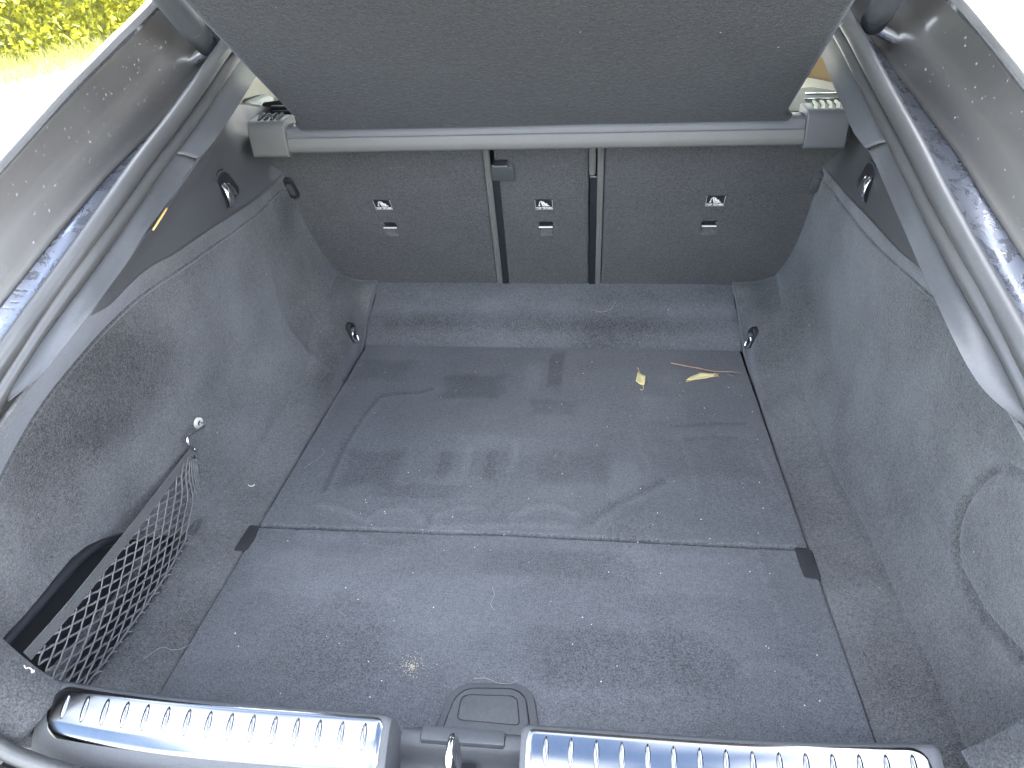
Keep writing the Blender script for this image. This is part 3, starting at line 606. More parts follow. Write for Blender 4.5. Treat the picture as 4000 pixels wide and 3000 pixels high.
# ------------------------------------------------------------------ seat backs
KY = .639; UY = Vector((0, -KY, 1)).normalized(); UN = Vector((0, -1, -KY)).normalized()
def SP(x, z, d=0.0): return V(x, 1.230 - KY * z, z) + UN * d
def seatback(name, label, xl, xr, zlo, zhi, tx, tz, pipes, lab_x):
    th = thing(name, SP((xl(.3) + xr(.3)) / 2, zlo), label, 'seat back', 'rear seat backs')
    nx_ = int(max(60, (xr(.3) - xl(.3)) / .0034)); ny_ = 130; g = []; nap = []
    for i in range(nx_ + 1):
        row = []
        for j in range(ny_ + 1):
            z = zlo + (zhi - zlo) * j / ny_; x = xl(z) + (xr(z) - xl(z)) * i / nx_
            ed = min(x - xl(z), xr(z) - x); dd = -.010 * (1 - min(1, ed / .010)) ** 2 + .0015 * fbm((x * 4, z * 4, 3), 2)
            hx = abs(x - tx); hz = z - tz; nn_ = 0        # pocket round the tether anchor
            if hx < .019 and -.030 < hz < .017:
                wf = 1 - sst(.0135, .0165, hx); dep = .045 * (1 - sst(.0115, .0135, hz)) * sst(-.028, -.003, hz)
                dd -= dep * wf; nn_ = .16 * math.exp(-((hz + .020) / .007) ** 2) * wf
            row.append(SP(x, z, dd)); nap.append(nn_ + .06 * fbm((x * 6, z * 6, 1), 3))
        g.append(row)
    vv, ff = gridmesh(g); obj('felt_back', vv, ff, C_SEAT, th, sharp=0, nap=nap, solid=-.02)
    vv, ff = tube([SP(tx - .0165, tz, .0005), SP(tx + .0165, tz, .0005)], .0017, 10); an = obj('tether_anchor', vv, ff, ANCH, th)
    vv, ff = prism(roundpoly([(-.0140, -.004), (.0140, -.004), (.0135, .0125), (-.0135, .0125)], .002, 2), SP(tx, tz, -.010), (1, 0, 0), UY, .002); obj('pocket_shade', vv, ff, LABELM, th)  # black backing that stands in for the shade deep in the pocket's upper half
    for pl in pipes:
        vv, ff = tube(crv([SP(*p) for p in pl], 40), .0072, 10); obj('edge_piping', vv, ff, PIPE, th, sharp=0)
    # printed label
    lw, lh = .0400, .0325; lx, lz = lab_x; o = SP(lx, lz, .0022)
    lb = obj('label', *prism(roundpoly([(-lw / 2, -lh / 2), (lw / 2, -lh / 2), (lw / 2, lh / 2), (-lw / 2, lh / 2)], .001, 2), o, (1, 0, 0), UY, .0008), LABELM, th, smooth=False)
    o2 = o + UN * .00095
    def printed(nm, polys):
        parts = [prism(p, o2, (1, 0, 0), UY, .0002) for p in polys]; vv_, ff_ = join(*parts); obj(nm, vv_, ff_, PRINT, lb, smooth=False)
    t_ = .00045; printed('border', [[(-lw / 2, -lh / 2), (lw / 2, -lh / 2), (lw / 2, -lh / 2 + t_), (-lw / 2, -lh / 2 + t_)], [(-lw / 2, -lh / 2 + t_), (-lw / 2 + t_, -lh / 2 + t_), (-lw / 2 + t_, lh / 2), (-lw / 2, lh / 2)], [(lw / 2 - t_, -lh / 2 + t_), (lw / 2, -lh / 2 + t_), (lw / 2, lh / 2), (lw / 2 - t_, lh / 2)]])
    def stroke(pts, wd):
        ps = [Vector(p) for p in pts]; polys = []
        for a, b in zip(ps, ps[1:]):
            d = (b - a).normalized(); nn = Vector((-d.y, d.x)) * wd / 2; e = d * wd * .25; polys.append([a - e - nn, b + e - nn, b + e + nn, a - e + nn])
        return polys
    u = .00118; 
    ic = stroke([(-9 * u, -2 * u), (-8.6 * u, 3.5 * u), (-7.2 * u, 8 * u), (-4.5 * u, 10.4 * u), (-1.6 * u, 9.4 * u), (-.4 * u, 7 * u)], .0014)     # strap
    ic += [[(-11.2 * u, -1.2 * u), (-8.9 * u, -4.4 * u), (-6.6 * u, -1.2 * u)]]                                                             # arrow head
    ic += stroke([(-4.6 * u, 7.4 * u), (-1.6 * u, -3.0 * u), (9.8 * u, -3.0 * u)], .0026)                                                    # seat shell
    ic += stroke([(-1.6 * u, 6.6 * u), (.8 * u, 1.2 * u), (6.6 * u, -.4 * u)], .0030) + stroke([(1.4 * u, 3.8 * u), (6.4 * u, 2.4 * u)], .0022)  # child
    ic += [[(-.4 * u + 2.1 * u * math.cos(a * .7854), 6.6 * u + 2.1 * u * math.sin(a * .7854)) for a in range(8)]]
    printed('symbol', ic)
    cu = bpy.data.curves.new('t', 'FONT'); cu.body = 'TOP TETHER'; cu.size = .0082; cu.align_x = 'CENTER'; cu.align_y = 'CENTER'; cu.offset = .00028; cu.extrude = .0001
    to = bpy.data.objects.new('t', cu); col.objects.link(to); bpy.context.view_layer.update()
    me = bpy.data.meshes.new_from_object(to.evaluated_get(bpy.context.evaluated_depsgraph_get())); bpy.data.objects.remove(to)
    me.materials.clear(); me.materials.append(PRINT)
    wx = max(v_.co.x for v_ in me.vertices) - min(v_.co.x for v_ in me.vertices); kx = (lw * .93) / wx
    tt = Matrix.Translation(o2 + UN * .0001 - UY * lh * .355) @ Matrix((Vector((1, 0, 0)), UY, UN)).transposed().to_4x4() @ Matrix.Diagonal((kx, 1, 1, 1))
    place('lettering', me, lb, tt)
    return th
lxr = lambda z: -.1415 + (z - .126) * .05; cxl = lambda z: -.117 + (z - .126) * .042; cxr = lambda z: .1025 - (z - .126) * .004; rxl = lambda z: .1335 + 0 * z
s1 = seatback('seat_back', 'wide charcoal seat back left of the narrow middle one, below the cover roller', lambda z: -.615, lxr, .085, .57, -.383, .322, [[(lxr(z) + .006, z, -.003) for z in (.10, .25, .4, .56)]], (-.379, .3950))
s2 = seatback('seat_back', 'narrow middle seat back with grey latch plate at its top corner', cxl, cxr, .085, .57, -.001, .322, [], (-.001, .392))
s3 = seatback('seat_back', 'wide charcoal seat back right of the narrow middle one, below the cover roller', rxl, lambda z: .615, .085, .57, .381, .323, [[(rxl(z) - .0075, z, -.003) for z in (.10, .25, .4, .56)]], (.381, .3985))
vv, ff = prism([(-.62, 0), (.62, 0), (.62, .68), (-.62, .68)], SP(0, -.06, -.075), (1, 0, 0), UY, .035); obj('seat_light_block', vv, ff, P_DARK, car)  # unseen dark sheet, added to stop light leaking in round the seats
for th, a, b in ((s2, -1, 0), (s2, 1, 0)):
    if a < 0: pl = [(lxr(z) + .0215, z) for z in (.10, .46)]
    else: pl = [(.1112, z) for z in (.10, .463)]
    p0, p1 = SP(pl[0][0], pl[0][1], -.010), SP(pl[1][0], pl[1][1], -.010); wv_ = .0082
    vv, ff = prism(roundpoly([(-wv_, 0), (wv_, 0), (wv_ + (p1.x - p0.x), (p1 - p0).length), (-wv_ + (p1.x - p0.x), (p1 - p0).length)], .003, 3), p0, (1, 0, 0), UY, .011, .001)
    st = obj('gap_cover', vv, ff, P_DARK, th)
    vv, ff = box(SP(pl[1][0], pl[1][1] + .001, .0), (.016, .004, .004), .001); obj('cover_end', vv, ff, P_PILLAR, st)
vv, ff = tube(crv([SP(.1085, z, -.004) for z in (.47, .5, .53, .56)], 12), .0072, 10); obj('edge_piping', vv, ff, PIPE, s2)
vv, ff = prism(roundpoly([(-.026, -.021), (.022, -.021), (.024, .021), (-.026, .021)], .004), SP(-.083, .482), (1, 0, 0), UY, .009, .002); lt = obj('latch_plate', vv, ff, P_GREY, s2)
vv, ff = box(SP(-.088, .5035, .010), (.036, .006, .006), .002); obj('latch_lip', vv, ff, P_PILLAR, lt)
vv, ff = prism([(-.017, 0), (.012, 0), (.012, .012), (-.017, .012)], SP(-.083, .506, .008), (1, 0, 0), UY, .004); obj('latch_slot', vv, ff, LABELM, lt)
for th, s in ((s1, -1), (s3, 1)):
    vv, ff = prism(roundpoly([(-.012, -.032), (.012, -.032), (.012, .032), (-.012, .032)], .012), SP(s * .580, .446), (1, 0, 0), UY, .008, .003); k_ = obj('release_lever', vv, ff, P_DARK if s < 0 else P_GREY, th)
    vv, ff = prism(roundpoly([(-.006, -.018), (.006, -.018), (.006, .018), (-.006, .018)], .005), SP(s * .580, .446, .0075), (1, 0, 0), UY, .003, .001); obj('lever_pad', vv, ff, P_GREY, k_)

# ------------------------------------------------------------------ load cover: roller cassette and raised panel
ca = thing('cover_cassette', (0, .80, .55), 'silver-grey load cover roller bar spanning the boot in front of the seat backs', 'roller bar')
cs = [(-.024, -.028), (-.0285, -.016), (-.028, -.007), (-.0265, .001), (-.022, .003), (.020, .003), (.026, -.002), (.026, -.02), (.018, -.029)]
def extr(sec, x0, x1, c, n=2):
    g = [[V(x0 + (x1 - x0) * i / (n - 1), c[0] + p[0], c[1] + p[1]) for p in sec + sec[:1]] for i in range(n)]
    vv_, ff_ = gridmesh(g, True); m = len(sec) + 1
    return vv_, ff_
CC = (.806, .586)
vv, ff = extr([tuple(p) for p in roundpoly(cs, .006, 4)], -.515, .515, CC); obj('housing', vv, ff, P_CASS, ca, sharp=30)
vv, ff = extr([tuple(p) for p in roundpoly([(-.0250, .001), (-.0215, .020), (-.012, .024), (.018, .024), (.024, .001)], .004, 3)], -.505, .505, CC); obj('top_rail', vv, ff, P_CASST, ca, sharp=30)
for s in (-1, 1):
    sec = [tuple(p) for p in roundpoly([(-.034, -.034), (-.036, .020), (-.028, .036), (.034, .038), (.034, -.034)], .009, 4)]
    vv, ff = extr(sec, s * .497, s * .572, CC); n_ = len(sec) + 1; ff = ff + [tuple(range(len(sec)))[::-1], tuple(range(n_, n_ + len(sec)))]
    ec = obj('end_cap', vv, ff, P_CASS if s < 0 else P_CASST, ca, sharp=35, bev=.002)
    for k in range(4):
        vv, ff = tube([V(s * (.512 + .013 * k), CC[0] - .020, CC[1] + .036), V(s * (.517 + .013 * k), CC[0] + .0, CC[1] + .040), V(s * (.520 + .013 * k), CC[0] + .028, CC[1] + .040)], .0032, 8); obj('grip_rib', vv, ff, BLACKTAB if s < 0 else BEIGE, ec)
pn = thing('load_cover_panel', (0, .765, .607), 'dark felt load cover panel raised with the tailgate above the roller bar', 'load cover')
dU = Vector((0, -.284, .196)).normalized(); L = .62; g_ = []; nap = []
for i in range(141):
    u = i / 140 * 2 - 1; row = []
    for j in range(101):
        t = (j / 100) ** 1.15 * L; half = .452 + .013 * math.exp(-t / .02) * 0 + .004 * t
        half = min(half, .452 + .013) if t > .045 else .4665 - .0146 * sst(.012, .045, t)
        x = u * half; p = V(x, .768, .6055) + dU * t; nrm = Vector((0, -.196, -.284)).normalized()
        row.append(p + nrm * (.002 * fbm((x * 2.5, t * 2.5, 8), 2) - .004 * sst(.985, 1, abs(u)))); nap.append(.05 * fbm((x * 5, t * 6, 2), 3) - .05)
    g_.append(row)
vv, ff = gridmesh(g_); obj('felt', vv, ff, C_PANEL, pn, sharp=0, nap=nap, solid=-.012)

# ------------------------------------------------------------------ loading sill: plastic trim, steel plates with ribs, striker
def y0(x): return -.1485 + .012 * (max(0, abs(x + .02) - .25) / .25) ** 2
Z0 = .1315
SPROF = [(.062, -.135), (.020, -.06), (.008, -.012), (.004, -.003), (-.001, 0), (-.006, -.0005), (-.012, -.003), (-.025, -.010), (-.040, -.020), (-.052, -.030), (-.060, -.040), (-.068, -.050), (-.078, -.058), (-.092, -.062)]
sill = {}
for s, xa, xb in ((-1, -.546, -.106), (1, .046, .500)):
    g_ = []; n = 70
    for i in range(n + 1):
        x = xa + (xb - xa) * i / n; row = []
        for (a, b) in SPROF:
            e = min(x - xa, xb - x); rr = -.006 * (1 - min(1, e / .007)) ** 2; row.append(V(x, y0(x) + a, Z0 + b + (rr if b > -.05 else 0)))
        g_.append(row)
    for i, dx in ((0, xa), (n, xb)): pass
    vv, ff = gridmesh(g_, False); m = len(SPROF)
    vv += [V(xa + (-.004 if 0 else 0), p.y, min(p.z, .03)) for p in g_[0]] + [V(xb, p.y, min(p.z, .03)) for p in g_[-1]]
    bA = (n + 1) * m; bB = bA + m
    for k in range(m - 1):
        ff += [(k, k + 1, bA + k + 1, bA + k), (n * m + k + 1, n * m + k, bB + k, bB + k + 1)]
    tr = obj('sill_trim', vv, ff, P_SILL, car, sharp=45); sill[s] = tr
    # steel plate
    pa, pb = (xa + .016, xb - .007) if s < 0 else (xa + .007, xb - .014)
    def SF(x, q, d=0.0):
        dy = -.0045 - .0475 * q; dz = .0016 - .021 * q - .007 * q ** 2 - (.003 * max(0, q - .72) / .28)
        t1 = (-.0475, -.021 - .014 * q - (.010 if q > .72 else 0)); nl = math.hypot(*t1); nrm = V(0, t1[1] / nl, -t1[0] / nl)
        return V(x, y0(x) + dy, Z0 + dz) + nrm * d
    g_ = []; n = 120; mq = 26
    for i in range(n + 1):
        x = pa + (pb - pa) * i / n; ro = .022; ri = .008; row = []
        e1 = x - pa; e2 = pb - x; eo, ei = (e1, e2) if s < 0 else (e2, e1)
        c = 0
        if eo < ro: c = max(c, (ro - math.sqrt(max(0, ro * ro - (ro - eo) ** 2))) / .0475 * .9)
        if ei < ri: c = max(c, (ri - math.sqrt(max(0, ri * ri - (ri - ei) ** 2))) / .0475)
        for j in range(mq + 1):
            q = c + (1 - 2 * c) * j / mq; eq = min(j, mq - j) / mq
            ee = min(1, min(eo / .004, ei / .004, eq / .06)); row.append(SF(x, q, .0004 + .0010 * math.sqrt(max(0, ee))))
        g_.append(row)
    vv, ff = gridmesh(g_, False); pt = obj('sill_plate', vv, ff, STEEL, car, sharp=50, label='polished ribbed steel plate on the %s half of the sill' % ('left' if s < 0 else 'right'))
    # ribs: one shared mesh, a long low capsule
    bm = bmesh.new(); bmesh.ops.create_uvsphere(bm, u_segments=12, v_segments=8, radius=1)
    for v_ in bm.verts: v_.co = Vector((v_.co.x * .0036, v_.co.y * .0150, v_.co.z * .0024))
    me = bpy.data.meshes.new('rib'); bm.to_mesh(me); bm.free(); me.materials.append(STEEL); me.polygons.foreach_set('use_smooth', [True] * len(me.polygons))
    for k in range(15):
        x = pa + .022 + (pb - pa - .042) * k / 14; p = SF(x, .40, .0014); a = SF(x, .2); b = SF(x, .6); uy = (a - b).normalized(); ux = V(1, 0, 0); un = ux.cross(uy)
        place('rib', me, pt, Matrix.Translation(p) @ Matrix((ux, uy, un)).transposed().to_4x4())
# latch recess between the plates
bp2 = [(-.070, -.005), (-.108, .046), (-.117, .064), (-.122, .068), (-.130, .068), (-.138, .062), (-.146, .042), (-.155, .034), (-.185, .030), (-.212, .034), (-.224, .052), (-.24, .068)]
pr_ = crv([V(0, a, b) for a, b in bp2], 40); g_ = [[V(x, p.y, p.z) for p in pr_] for x in (-.106, -.095, -.07, -.03, .01, .035, .046)]
vv, ff = gridmesh(g_, False); lr = obj('latch_recess', vv, ff, P_SILL, car, sharp=50)
vv, ff = box((-.030, -.1265, .0655), (.104, .020, .012), .003); obj('recess_lip', vv, ff, P_GREY, lr)
sx = -.0285
pts = [V(sx, -.166, .03), V(sx, -.164, .106), V(sx, -.167, .132), V(sx, -.176, .140), V(sx, -.190, .140), V(sx, -.200, .132), V(sx, -.203, .10), V(sx, -.203, .03)]
vv, ff = tube(crv(pts, 40), .0046, 12); sk = obj('striker', vv, ff, CHROME, car, sharp=0)
vv, ff = box((sx, -.185, .052), (.036, .07, .005), .002); obj('striker_base', vv, ff, P_DARK, sk)

# ------------------------------------------------------------------ hooks, tie-downs, strut
for s in (-1, 1):
    c = V(s * .585, .652, .520); ux = V(0, 1 if s < 0 else -1, 0); uy = V(-s * .06, -.05, 1); nn = ux.cross(uy).normalized()
    k_ = 1 if s < 0 else -1
    tri = [(-.062, -.044), (.062, -.018), (.056, -.004), (.016, .040), (-.018, .042), (-.054, .012)] if s < 0 else [(-.062, -.018), (.062, -.044), (.054, .012), (.018, .042), (-.016, .040), (-.056, -.004)]
    po = roundpoly(tri, .012, 5); pi_ = [p * .88 for p in po]
    vv, ff = ringprism(po, pi_, c, ux, uy, .0035); hk = obj('bag_hook', vv, ff, P_GREY, car, sharp=50)
    vv, ff = prism(pi_, c - nn * .003, ux, uy, .0042); obj('recess_plate', vv, ff, P_DARK, hk)
    hp = [c + ux * (-.012 * k_) + uy * .018 + nn * .004, c + ux * (-.013 * k_) + uy * .004 + nn * .013, c + ux * (-.012 * k_) + uy * -.014 + nn * .015, c + ux * (-.009 * k_) + uy * -.026 + nn * .010]
    g_ = []
    for p, wd in zip(crv(hp, 14), [.009 + .004 * math.sin(i / 13 * 3.14) for i in range(14)]): g_.append([p - ux * wd, p + nn * .002, p + ux * wd])
    vv, ff = gridmesh(g_, s > 0); obj('hook', vv, ff, HOOKM, hk, solid=.003, sharp=0)
    fc = [(.004 * k_, -.008), (.040 * k_, -.020), (.034 * k_, -.006), (.012 * k_, .012)]
    if k_ < 0: fc = fc[::-1]
    vv, ff = prism(fc, c + nn * .002, ux, uy, .003, .001); obj('facet', vv, ff, HOOKM, hk)
    # lashing eye low on the wall
    c = V(s * .4945, .948, .070); ux = V(s * .35, -.94 * -1 if s < 0 else .94, 0).normalized() if s < 0 else V(.35, -.94, 0).normalized(); uy = V(0, -.1, 1)
    ux = V(.30, .95, 0) if s < 0 else V(.30, -.95, 0); nn = ux.normalized().cross(uy.normalized())
    ov = [(.017 * math.cos(a * .3927), .030 * math.sin(a * .3927)) for a in range(16)]
    vv, ff = prism(ov, c - nn * .010, ux, uy, .012, .002); ti = obj('lashing_eye', vv, ff, P_DARK, car)
    rg = [c + nn * .004 + ux * (.009 * math.cos(a)) + uy * (-.010 + .016 * math.sin(a)) + nn * (.007 * max(0, -math.sin(a))) for a in [k * 6.2832 / 18 for k in range(19)]]
    vv, ff = tube(rg, .0026, 8, cap=False); obj('ring', vv, ff, CHROME, ti, sharp=0)
    vv, ff = box(c + nn * .004 + uy * .012, (.012, .016, .010), .003); obj('eye_block', vv, ff, P_GREY, ti)
    # powered tailgate strut
    a, b = V(s * .522, .60, .772), V(s * .516, .50, .848); d = (b - a).normalized(); e = a + d * .62
    vv, ff = tube([a + d * .028, a + d * .034, a + d * .06, a + d * .061, a + d * .062, e], [.017, .0205, .0205, .0195, .0215, .0215], 20); su = obj('tailgate_strut', vv, ff, P_GREY, car, sharp=40)
    bm = bmesh.new(); bmesh.ops.create_uvsphere(bm, u_segments=16, v_segments=10, radius=.019); bmesh.ops.translate(bm, vec=a + d * .012, verts=bm.verts)
    obj('ball_joint', *bmlists(bm), P_DARK, su)
    vv, ff = tube([a + V(s * .0, .0, -.0) , a + V(s * .045, .01, -.02)], .009, 10); obj('ball_stud', vv, ff, CHROME, su)

# ------------------------------------------------------------------ storage tray and luggage net on the left
ty0, ty1 = -.115, .150
def trayrow(y, c=0.0):
    b = -.634 + .0205 * c; z = rimz(y); lo = min(.018, z - .014)
    return [V(-.590, y, min(.040, z)), V(-.592, y, lo), V(b + .012 * (1 - c), y, lo - .002), V(b, y, lo + .004), V(b + .001, y, z - .010), V(-.6145, y, z), V(-.6115, y, z + .0025), V(-.6095, y, z + .009), V(-.6130, y, z + .014), V(-.624, y, z + .014)]
g_ = [trayrow(-.14 + .38 * k / 60, sst(.19, .24, -.14 + .38 * k / 60)) for k in range(61)]
vv, ff = gridmesh(g_); obj('storage_tray', vv, ff, P_DARK, car, sharp=60, solid=-.003, label='black plastic tray behind the luggage net')
net = thing('luggage_net', (-.585, .12, .02), 'grey diamond-mesh luggage net stretched along the left wall', 'luggage net')
Bd = crv([(-0.5970, 0.3386, 0.1458), (-0.5920, 0.1864, 0.1458), (-0.5860, 0.0614, 0.1502), (-0.5790, -0.0412, 0.1574), (-0.5740, -0.1229, 0.1663)], 80)
Dn = crv([(-0.5960, 0.3460, 0.1312), (-0.5980, 0.3288, 0.0700), (-0.5990, 0.3232, 0.0229), (-0.5914, 0.2675, 0.0240), (-0.5851, 0.1996, 0.0220), (-0.5810, 0.1375, 0.0200), (-0.5808, 0.0287, 0.0200), (-0.5847, -0.0472, 0.0200), (-0.5908, -0.0909, 0.0200)], 80)
def NP(s_, t):
    s_ = max(0, min(1, s_)); i = min(78, int(s_ * 79)); f_ = s_ * 79 - i; a = Bd[i].lerp(Bd[i + 1], f_); b = Dn[i].lerp(Dn[i + 1], f_); p = a.lerp(b, t)
    return p + V(.004 * math.sin(math.pi * t) * min(1, s_ * 4), 0, 0)
vb, fb = [], []
for k in range(7):
    o_ = k - 3; vb, fb = tube([NP(i / 60, 0) + (NP(i / 60, .3) - NP(i / 60, 0)).normalized() * (.0029 * k) for i in range(61)], .00125, 6, True, vb, fb)
obj('elastic_band', vb, fb, BANDM, net, sharp=0)
vn, fn = [], []; NC = 14; SH = .52
rn = random.Random(5)
for k in range(-6, NC + 7):
    for sgn in (1, -1):
        s0 = k / NC; pts = []
        for q in range(0, 33):
            t = .13 + q / 32 * .88; s_ = s0 + sgn * SH * (t - .5) + .002 * math.sin(q * 2.2 + k)
            if .045 < s_ < 1.0: pts.append(NP(s_, t) + V(.001 * sgn, 0, .0006 * math.sin(q * 1.9 + k * 3)))
        if len(pts) > 3:
            if sgn > 0:
                vn, fn = tube([p + V(0, .0009, .0009) for p in pts], .0011, 5, True, vn, fn); vn, fn = tube([p - V(0, .0009, .0009) for p in pts], .0011, 5, True, vn, fn)
            else: vn, fn = tube(pts, [.0015 + .0005 * (j % 2) for j in range(len(pts))], 5, True, vn, fn)
            if pts and rn.random() < .8:   # frayed end knot
                e = pts[-1]; vn, fn = tube([e, e + V(.003, rn.uniform(0, .004), .002), e + V(.007, rn.uniform(0, .006), .001)], .0012, 5, True, vn, fn)
obj('netting', vn, fn, CORD, net, sharp=0, kind='stuff')
ey = Vector((-0.6090, 0.3937, 0.1617))
rod = crv([ey + V(.004, 0, 0), ey + V(.016, -.010, -.002), Vector((-0.5980, 0.3390, 0.1678)), Vector((-0.5960, 0.3327, 0.1542))], 24)
vv, ff = tube(rod, .0034, 10); obj('net_hook', vv, ff, HOOKM, net, sharp=0)
vv, ff = tube(crv([Vector((-0.6000, 0.3494, 0.1359)), Vector((-0.6010, 0.3424, 0.0969)), Vector((-0.6010, 0.3304, 0.0522)), Vector((-0.6000, 0.3233, 0.0228)), Vector((-0.5980, 0.3101, 0.0195))], 24), .0022, 8); obj('end_rod', vv, ff, HOOKM, net, sharp=0)
vv, ff = tube([Vector((-0.5843, 0.2674, 0.0300)), Vector((-0.5825, 0.2433, 0.0300))], .006, 8); obj('end_sleeve', vv, ff, P_GREY, net)
vv, ff = tube(crv(Dn[22:], 60), .0018, 6); obj('lower_cord', vv, ff, CORD, net, sharp=0)
t_o = [(.0105 * math.cos(a * .3142), .0105 * math.sin(a * .3142)) for a in range(20)]; t_i = [(p[0] * .48, p[1] * .48) for p in t_o]
vv, ff = ringprism(t_o, t_i, ey - V(.001, 0, 0), (.1, 1, 0), (.06, -.05, 1), .005); ee = obj('net_eyelet', vv, ff, EYE, car, sharp=30)
vv, ff = prism(t_i, ey - V(.001, 0, 0), (.1, 1, 0), (.06, -.05, 1), .003); obj('eyelet_hole', vv, ff, LABELM, ee)

# ------------------------------------------------------------------ litter on the carpet
def leaf(name, outl, stem, lift, label, curl=.006):
    """dry leaf: outline points round a mid rib, cupped"""
    th = thing(name, (sum(p[0] for p in outl) / len(outl), sum(p[1] for p in outl) / len(outl), .002), label, 'leaf', 'dry leaves')
    c = Vector((sum(p[0] for p in outl) / len(outl), sum(p[1] for p in outl) / len(outl), .003)); v_ = [c.copy()]; f_ = []; n = len(outl)
    for r in (.5, 1.0):
        for i, p in enumerate(outl):
            q = c.lerp(Vector((p[0], p[1], .003)), r); q.z = .003 + lift[i] * r * r + .0006 * math.sin(i * 2.4); v_.append(q)
    for i in range(n):
        j = (i + 1) % n; f_ += [(0, 1 + i, 1 + j), (1 + i, 1 + n + i, 1 + n + j, 1 + j)]
    obj('blade', v_, f_, LEAFM, th, sharp=25, solid=.0005)
    vv_, ff_ = tube(crv(stem, 14), .0007, 6); obj('stem', vv_, ff_, STRAWM, th, sharp=0)
leaf('leaf', [(0.2281, 0.8904, 0.0000), (0.2352, 0.8772, 0.0000), (0.2433, 0.8620, 0.0000), (0.2412, 0.8424, 0.0000), (0.2379, 0.8210, 0.0000), (0.2297, 0.8291, 0.0000), (0.2192, 0.8351, 0.0000), (0.2211, 0.8546, 0.0000), (0.2253, 0.8768, 0.0000)], [(0.2263, 0.9071, 0.0060), (0.2291, 0.8953, 0.0050), (0.2295, 0.8768, 0.0040), (0.2316, 0.8509, 0.0050), (0.2364, 0.8168, 0.0050), (0.2325, 0.8016, 0.0040), (0.2282, 0.8027, 0.0070)],
     [.004, .002, .007, .003, .006, .002, .007, .002, .005], 'small curled yellow leaf lying alone on the rear floor section')
leaf('leaf', [(0.3381, 0.8548, 0.0000), (0.3505, 0.8705, 0.0000), (0.3623, 0.8797, 0.0000), (0.3738, 0.8857, 0.0000), (0.3930, 0.8831, 0.0000), (0.4141, 0.8872, 0.0000), (0.4028, 0.8747, 0.0000), (0.3867, 0.8664, 0.0000), (0.3620, 0.8579, 0.0000)], [(0.4171, 0.8881, 0.0040), (0.4109, 0.8751, 0.0050), (0.3910, 0.8695, 0.0040), (0.3627, 0.8580, 0.0050), (0.3371, 0.8480, 0.0040)],
     [.001, .002, .003, .004, .004, .002, .001, .001, .001], 'long folded yellow leaf lying beside the brown twig')
tw = thing('twig', (0.3914, 0.9145, 0.0000), 'thin reddish-brown twig lying on the floor by the right wall', 'twig')
vv, ff = tube(crv([(0.3084, 0.9332, 0.0060), (0.3423, 0.9240, 0.0040), (0.3761, 0.9097, 0.0050), (0.4087, 0.8990, 0.0040), (0.4430, 0.8963, 0.0050), (0.4720, 0.8946, 0.0040)], 30), [.0016 - .0008 * i / 29 for i in range(30)], 7); obj('stalk', vv, ff, TWIGM, tw, sharp=0)
for pl in ([(0.4087, 0.8990, 0.0040), (0.4107, 0.8817, 0.0050), (0.4161, 0.8727, 0.0040)], [(0.4357, 0.8977, 0.0040), (0.4418, 0.8807, 0.0050), (0.4516, 0.8801, 0.0030)], [(0.3638, 0.9179, 0.0040), (0.3720, 0.9134, 0.0060), (0.3782, 0.9102, 0.0060)]):
    vv, ff = tube(crv(pl, 8), .0006, 5); obj('side_shoot', vv, ff, TWIGM, tw, sharp=0)
st = obj('straw', *tube(crv([(-0.4970, 0.2668, 0.5738), (-0.4950, 0.2867, 0.5826), (-0.4970, 0.3137, 0.5903)], 10), .0016, 6), STRAWM, sharp=0, label='short orange straw stuck to the left pillar trim', cat='straw')
ch = obj('wood_chip', *tube(crv([(-0.5558, 0.4079, 0.0100), (-0.5473, 0.3999, 0.0110), (-0.5400, 0.4001, 0.0100), (-0.5372, 0.4036, 0.0120)], 10), .0011, 5), LINTM, sharp=0, label='pale curved wood chip on the left ledge beside the floor seam', cat='chip')
def bits(name, pts, mat, label, cat, rr):
    v_, f_ = [], []; rg = random.Random(len(pts))
    for p in pts:
        bm = bmesh.new(); bmesh.ops.create_icosphere(bm, subdivisions=1, radius=1); r = rg.uniform(*rr)
        for q in bm.verts: q.co = Vector((q.co.x * r * rg.uniform(.7, 1.4), q.co.y * r * rg.uniform(.7, 1.4), q.co.z * r * .7)) + Vector(p) + V(0, 0, r * .5)
        v_, f_ = join((v_, f_), bmlists(bm))
    return obj(name, v_, f_, mat, smooth=False, label=label, cat=cat, kind='stuff')
cc = Vector((-0.1346, 0.0196, -0.0000)); rg = random.Random(12); pts = []
for q in range(180):
    a = rg.uniform(0, 6.28); r = abs(rg.gauss(0, 1)); pts.append(V(cc.x + math.cos(a) * r * .0150, cc.y + math.sin(a) * r * .0135, .0008))
bits('crumbs', pts, CRUMBM, 'heap of pale crumbs on the front floor panel left of the handle', 'crumbs', (.0003, .0008))
pts = []
for q in range(110): pts.append(V(rg.uniform(-.47, .47), rg.uniform(-.06, .95) ** 1.0, .0006))
for p in ((-0.2772, 0.3138, 0.0000), (0.1648, -0.0177, 0.0000), (-0.0511, 0.2628, 0.0000), (0.0595, 0.1558, 0.0000), (-0.1316, 0.2576, 0.0000), (-0.3271, 0.1951, 0.0000), (0.3023, 0.4194, 0.0000), (0.3622, 0.7134, 0.0000), (0.2300, 0.3451, 0.0000)): pts.append(V(p[0], p[1], .001))
bits('lint', pts, LINTM, 'tiny white specks of lint scattered over the floor carpet', 'lint', (.0004, .0011))
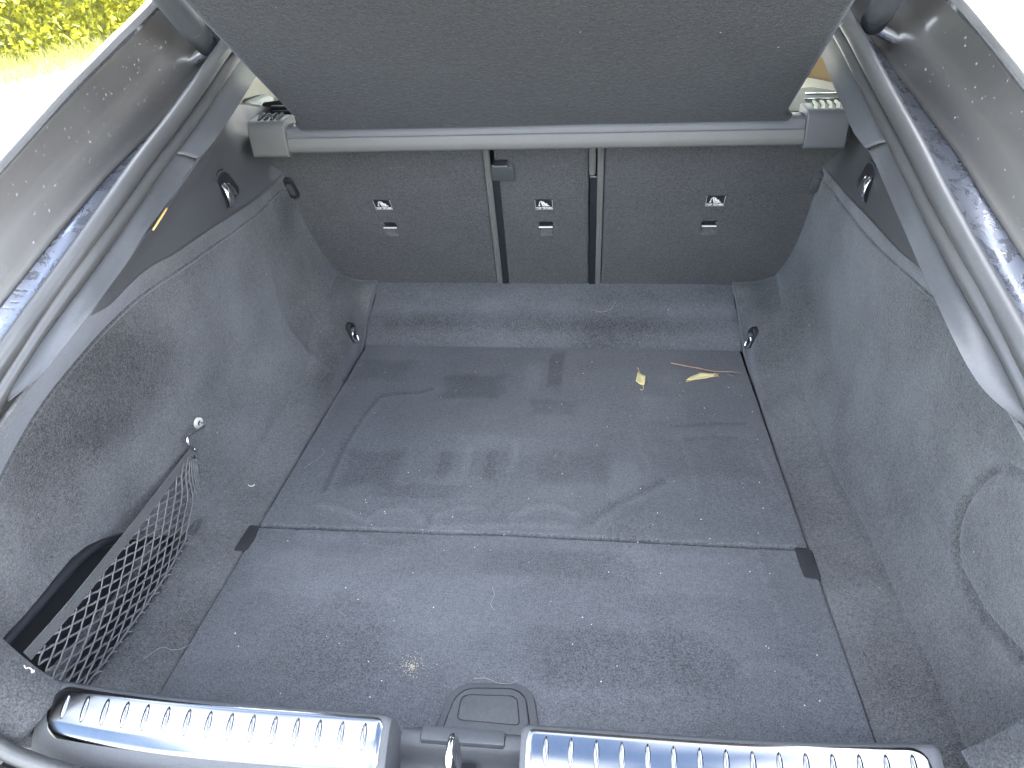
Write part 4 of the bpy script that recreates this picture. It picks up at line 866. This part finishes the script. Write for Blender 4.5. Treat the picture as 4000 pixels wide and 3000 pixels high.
for pl, lb in (([(-0.4622, 0.4731, 0.0030), (-0.4485, 0.4960, 0.0040), (-0.4381, 0.5207, 0.0040), (-0.4474, 0.5414, 0.0030)], 'pale hair on the rear floor section near the left seam'),
               ([(-0.0375, 0.1786, 0.0020), (-0.0315, 0.1612, 0.0030), (-0.0349, 0.1417, 0.0030), (-0.0276, 0.1309, 0.0020)], 'pale curled hair near the middle of the front floor panel'),
               ([(-0.0413, 0.0017, 0.0060), (-0.0228, 0.0024, 0.0080), (-0.0054, -0.0046, 0.0090), (0.0110, -0.0048, 0.0090), (0.0218, 0.0035, 0.0060)], 'pale hair lying along the back edge of the pull handle'),
               ([(-0.5430, -0.0062, 0.0040), (-0.5324, 0.0079, 0.0050), (-0.5206, 0.0206, 0.0060), (-0.5023, 0.0169, 0.0060), (-0.4890, 0.0229, 0.0040), (-0.4803, 0.0329, 0.0030)], 'long pale hair across the left floor seam by the sill'),
               ([(0.1177, 1.0660, 0.0851), (0.1380, 1.0640, 0.0809), (0.1592, 1.0660, 0.0881), (0.1731, 1.0740, 0.1042)], 'pale curved hair on the carpeted step below the seats')):
    obj('hair', *tube(crv(pl, 24), .00030, 5), HAIRM, sharp=0, label=lb, cat='hair', group='loose hairs')

for nm, pl, lb in (('leaf_fragment', [(0.5600, 0.2410, 0.6062), (0.5580, 0.2298, 0.6041), (0.5600, 0.2242, 0.6031)], 'dark curled leaf scrap lying on the right rain gutter'),
                   ('leaf_fragment', [(0.5660, 0.1754, 0.5744), (0.5640, 0.1637, 0.5771), (0.5660, 0.1584, 0.5770)], 'pale curled leaf scrap lying lower on the right rain gutter')):
    p = [Vector(q) for q in crv(pl, 9)]
    g_ = [[q + V(-.004, 0, -.001), q + V(-.0015, 0, .002), q + V(.002, 0, .0025), q + V(.0045, 0, .001)] for q in p]
    obj(nm, *gridmesh(g_), TWIGM if 'dark' in lb else STRAWM, sharp=0, solid=.0006, label=lb, cat='leaf scrap', group='leaf scraps in the gutter')
fz = crv([(-0.5215, -0.1700, 0.2080), (-0.5189, -0.1720, 0.2052), (-0.5133, -0.1730, 0.2086), (-0.5097, -0.1740, 0.2071), (-0.5068, -0.1760, 0.2051)], 20)
obj('fluff', *tube(fz, [.0005 + .0012 * (i > 16) for i in range(20)], 6), LINTM, sharp=0, label='white thread of fluff on the left rear corner lining', cat='fluff')
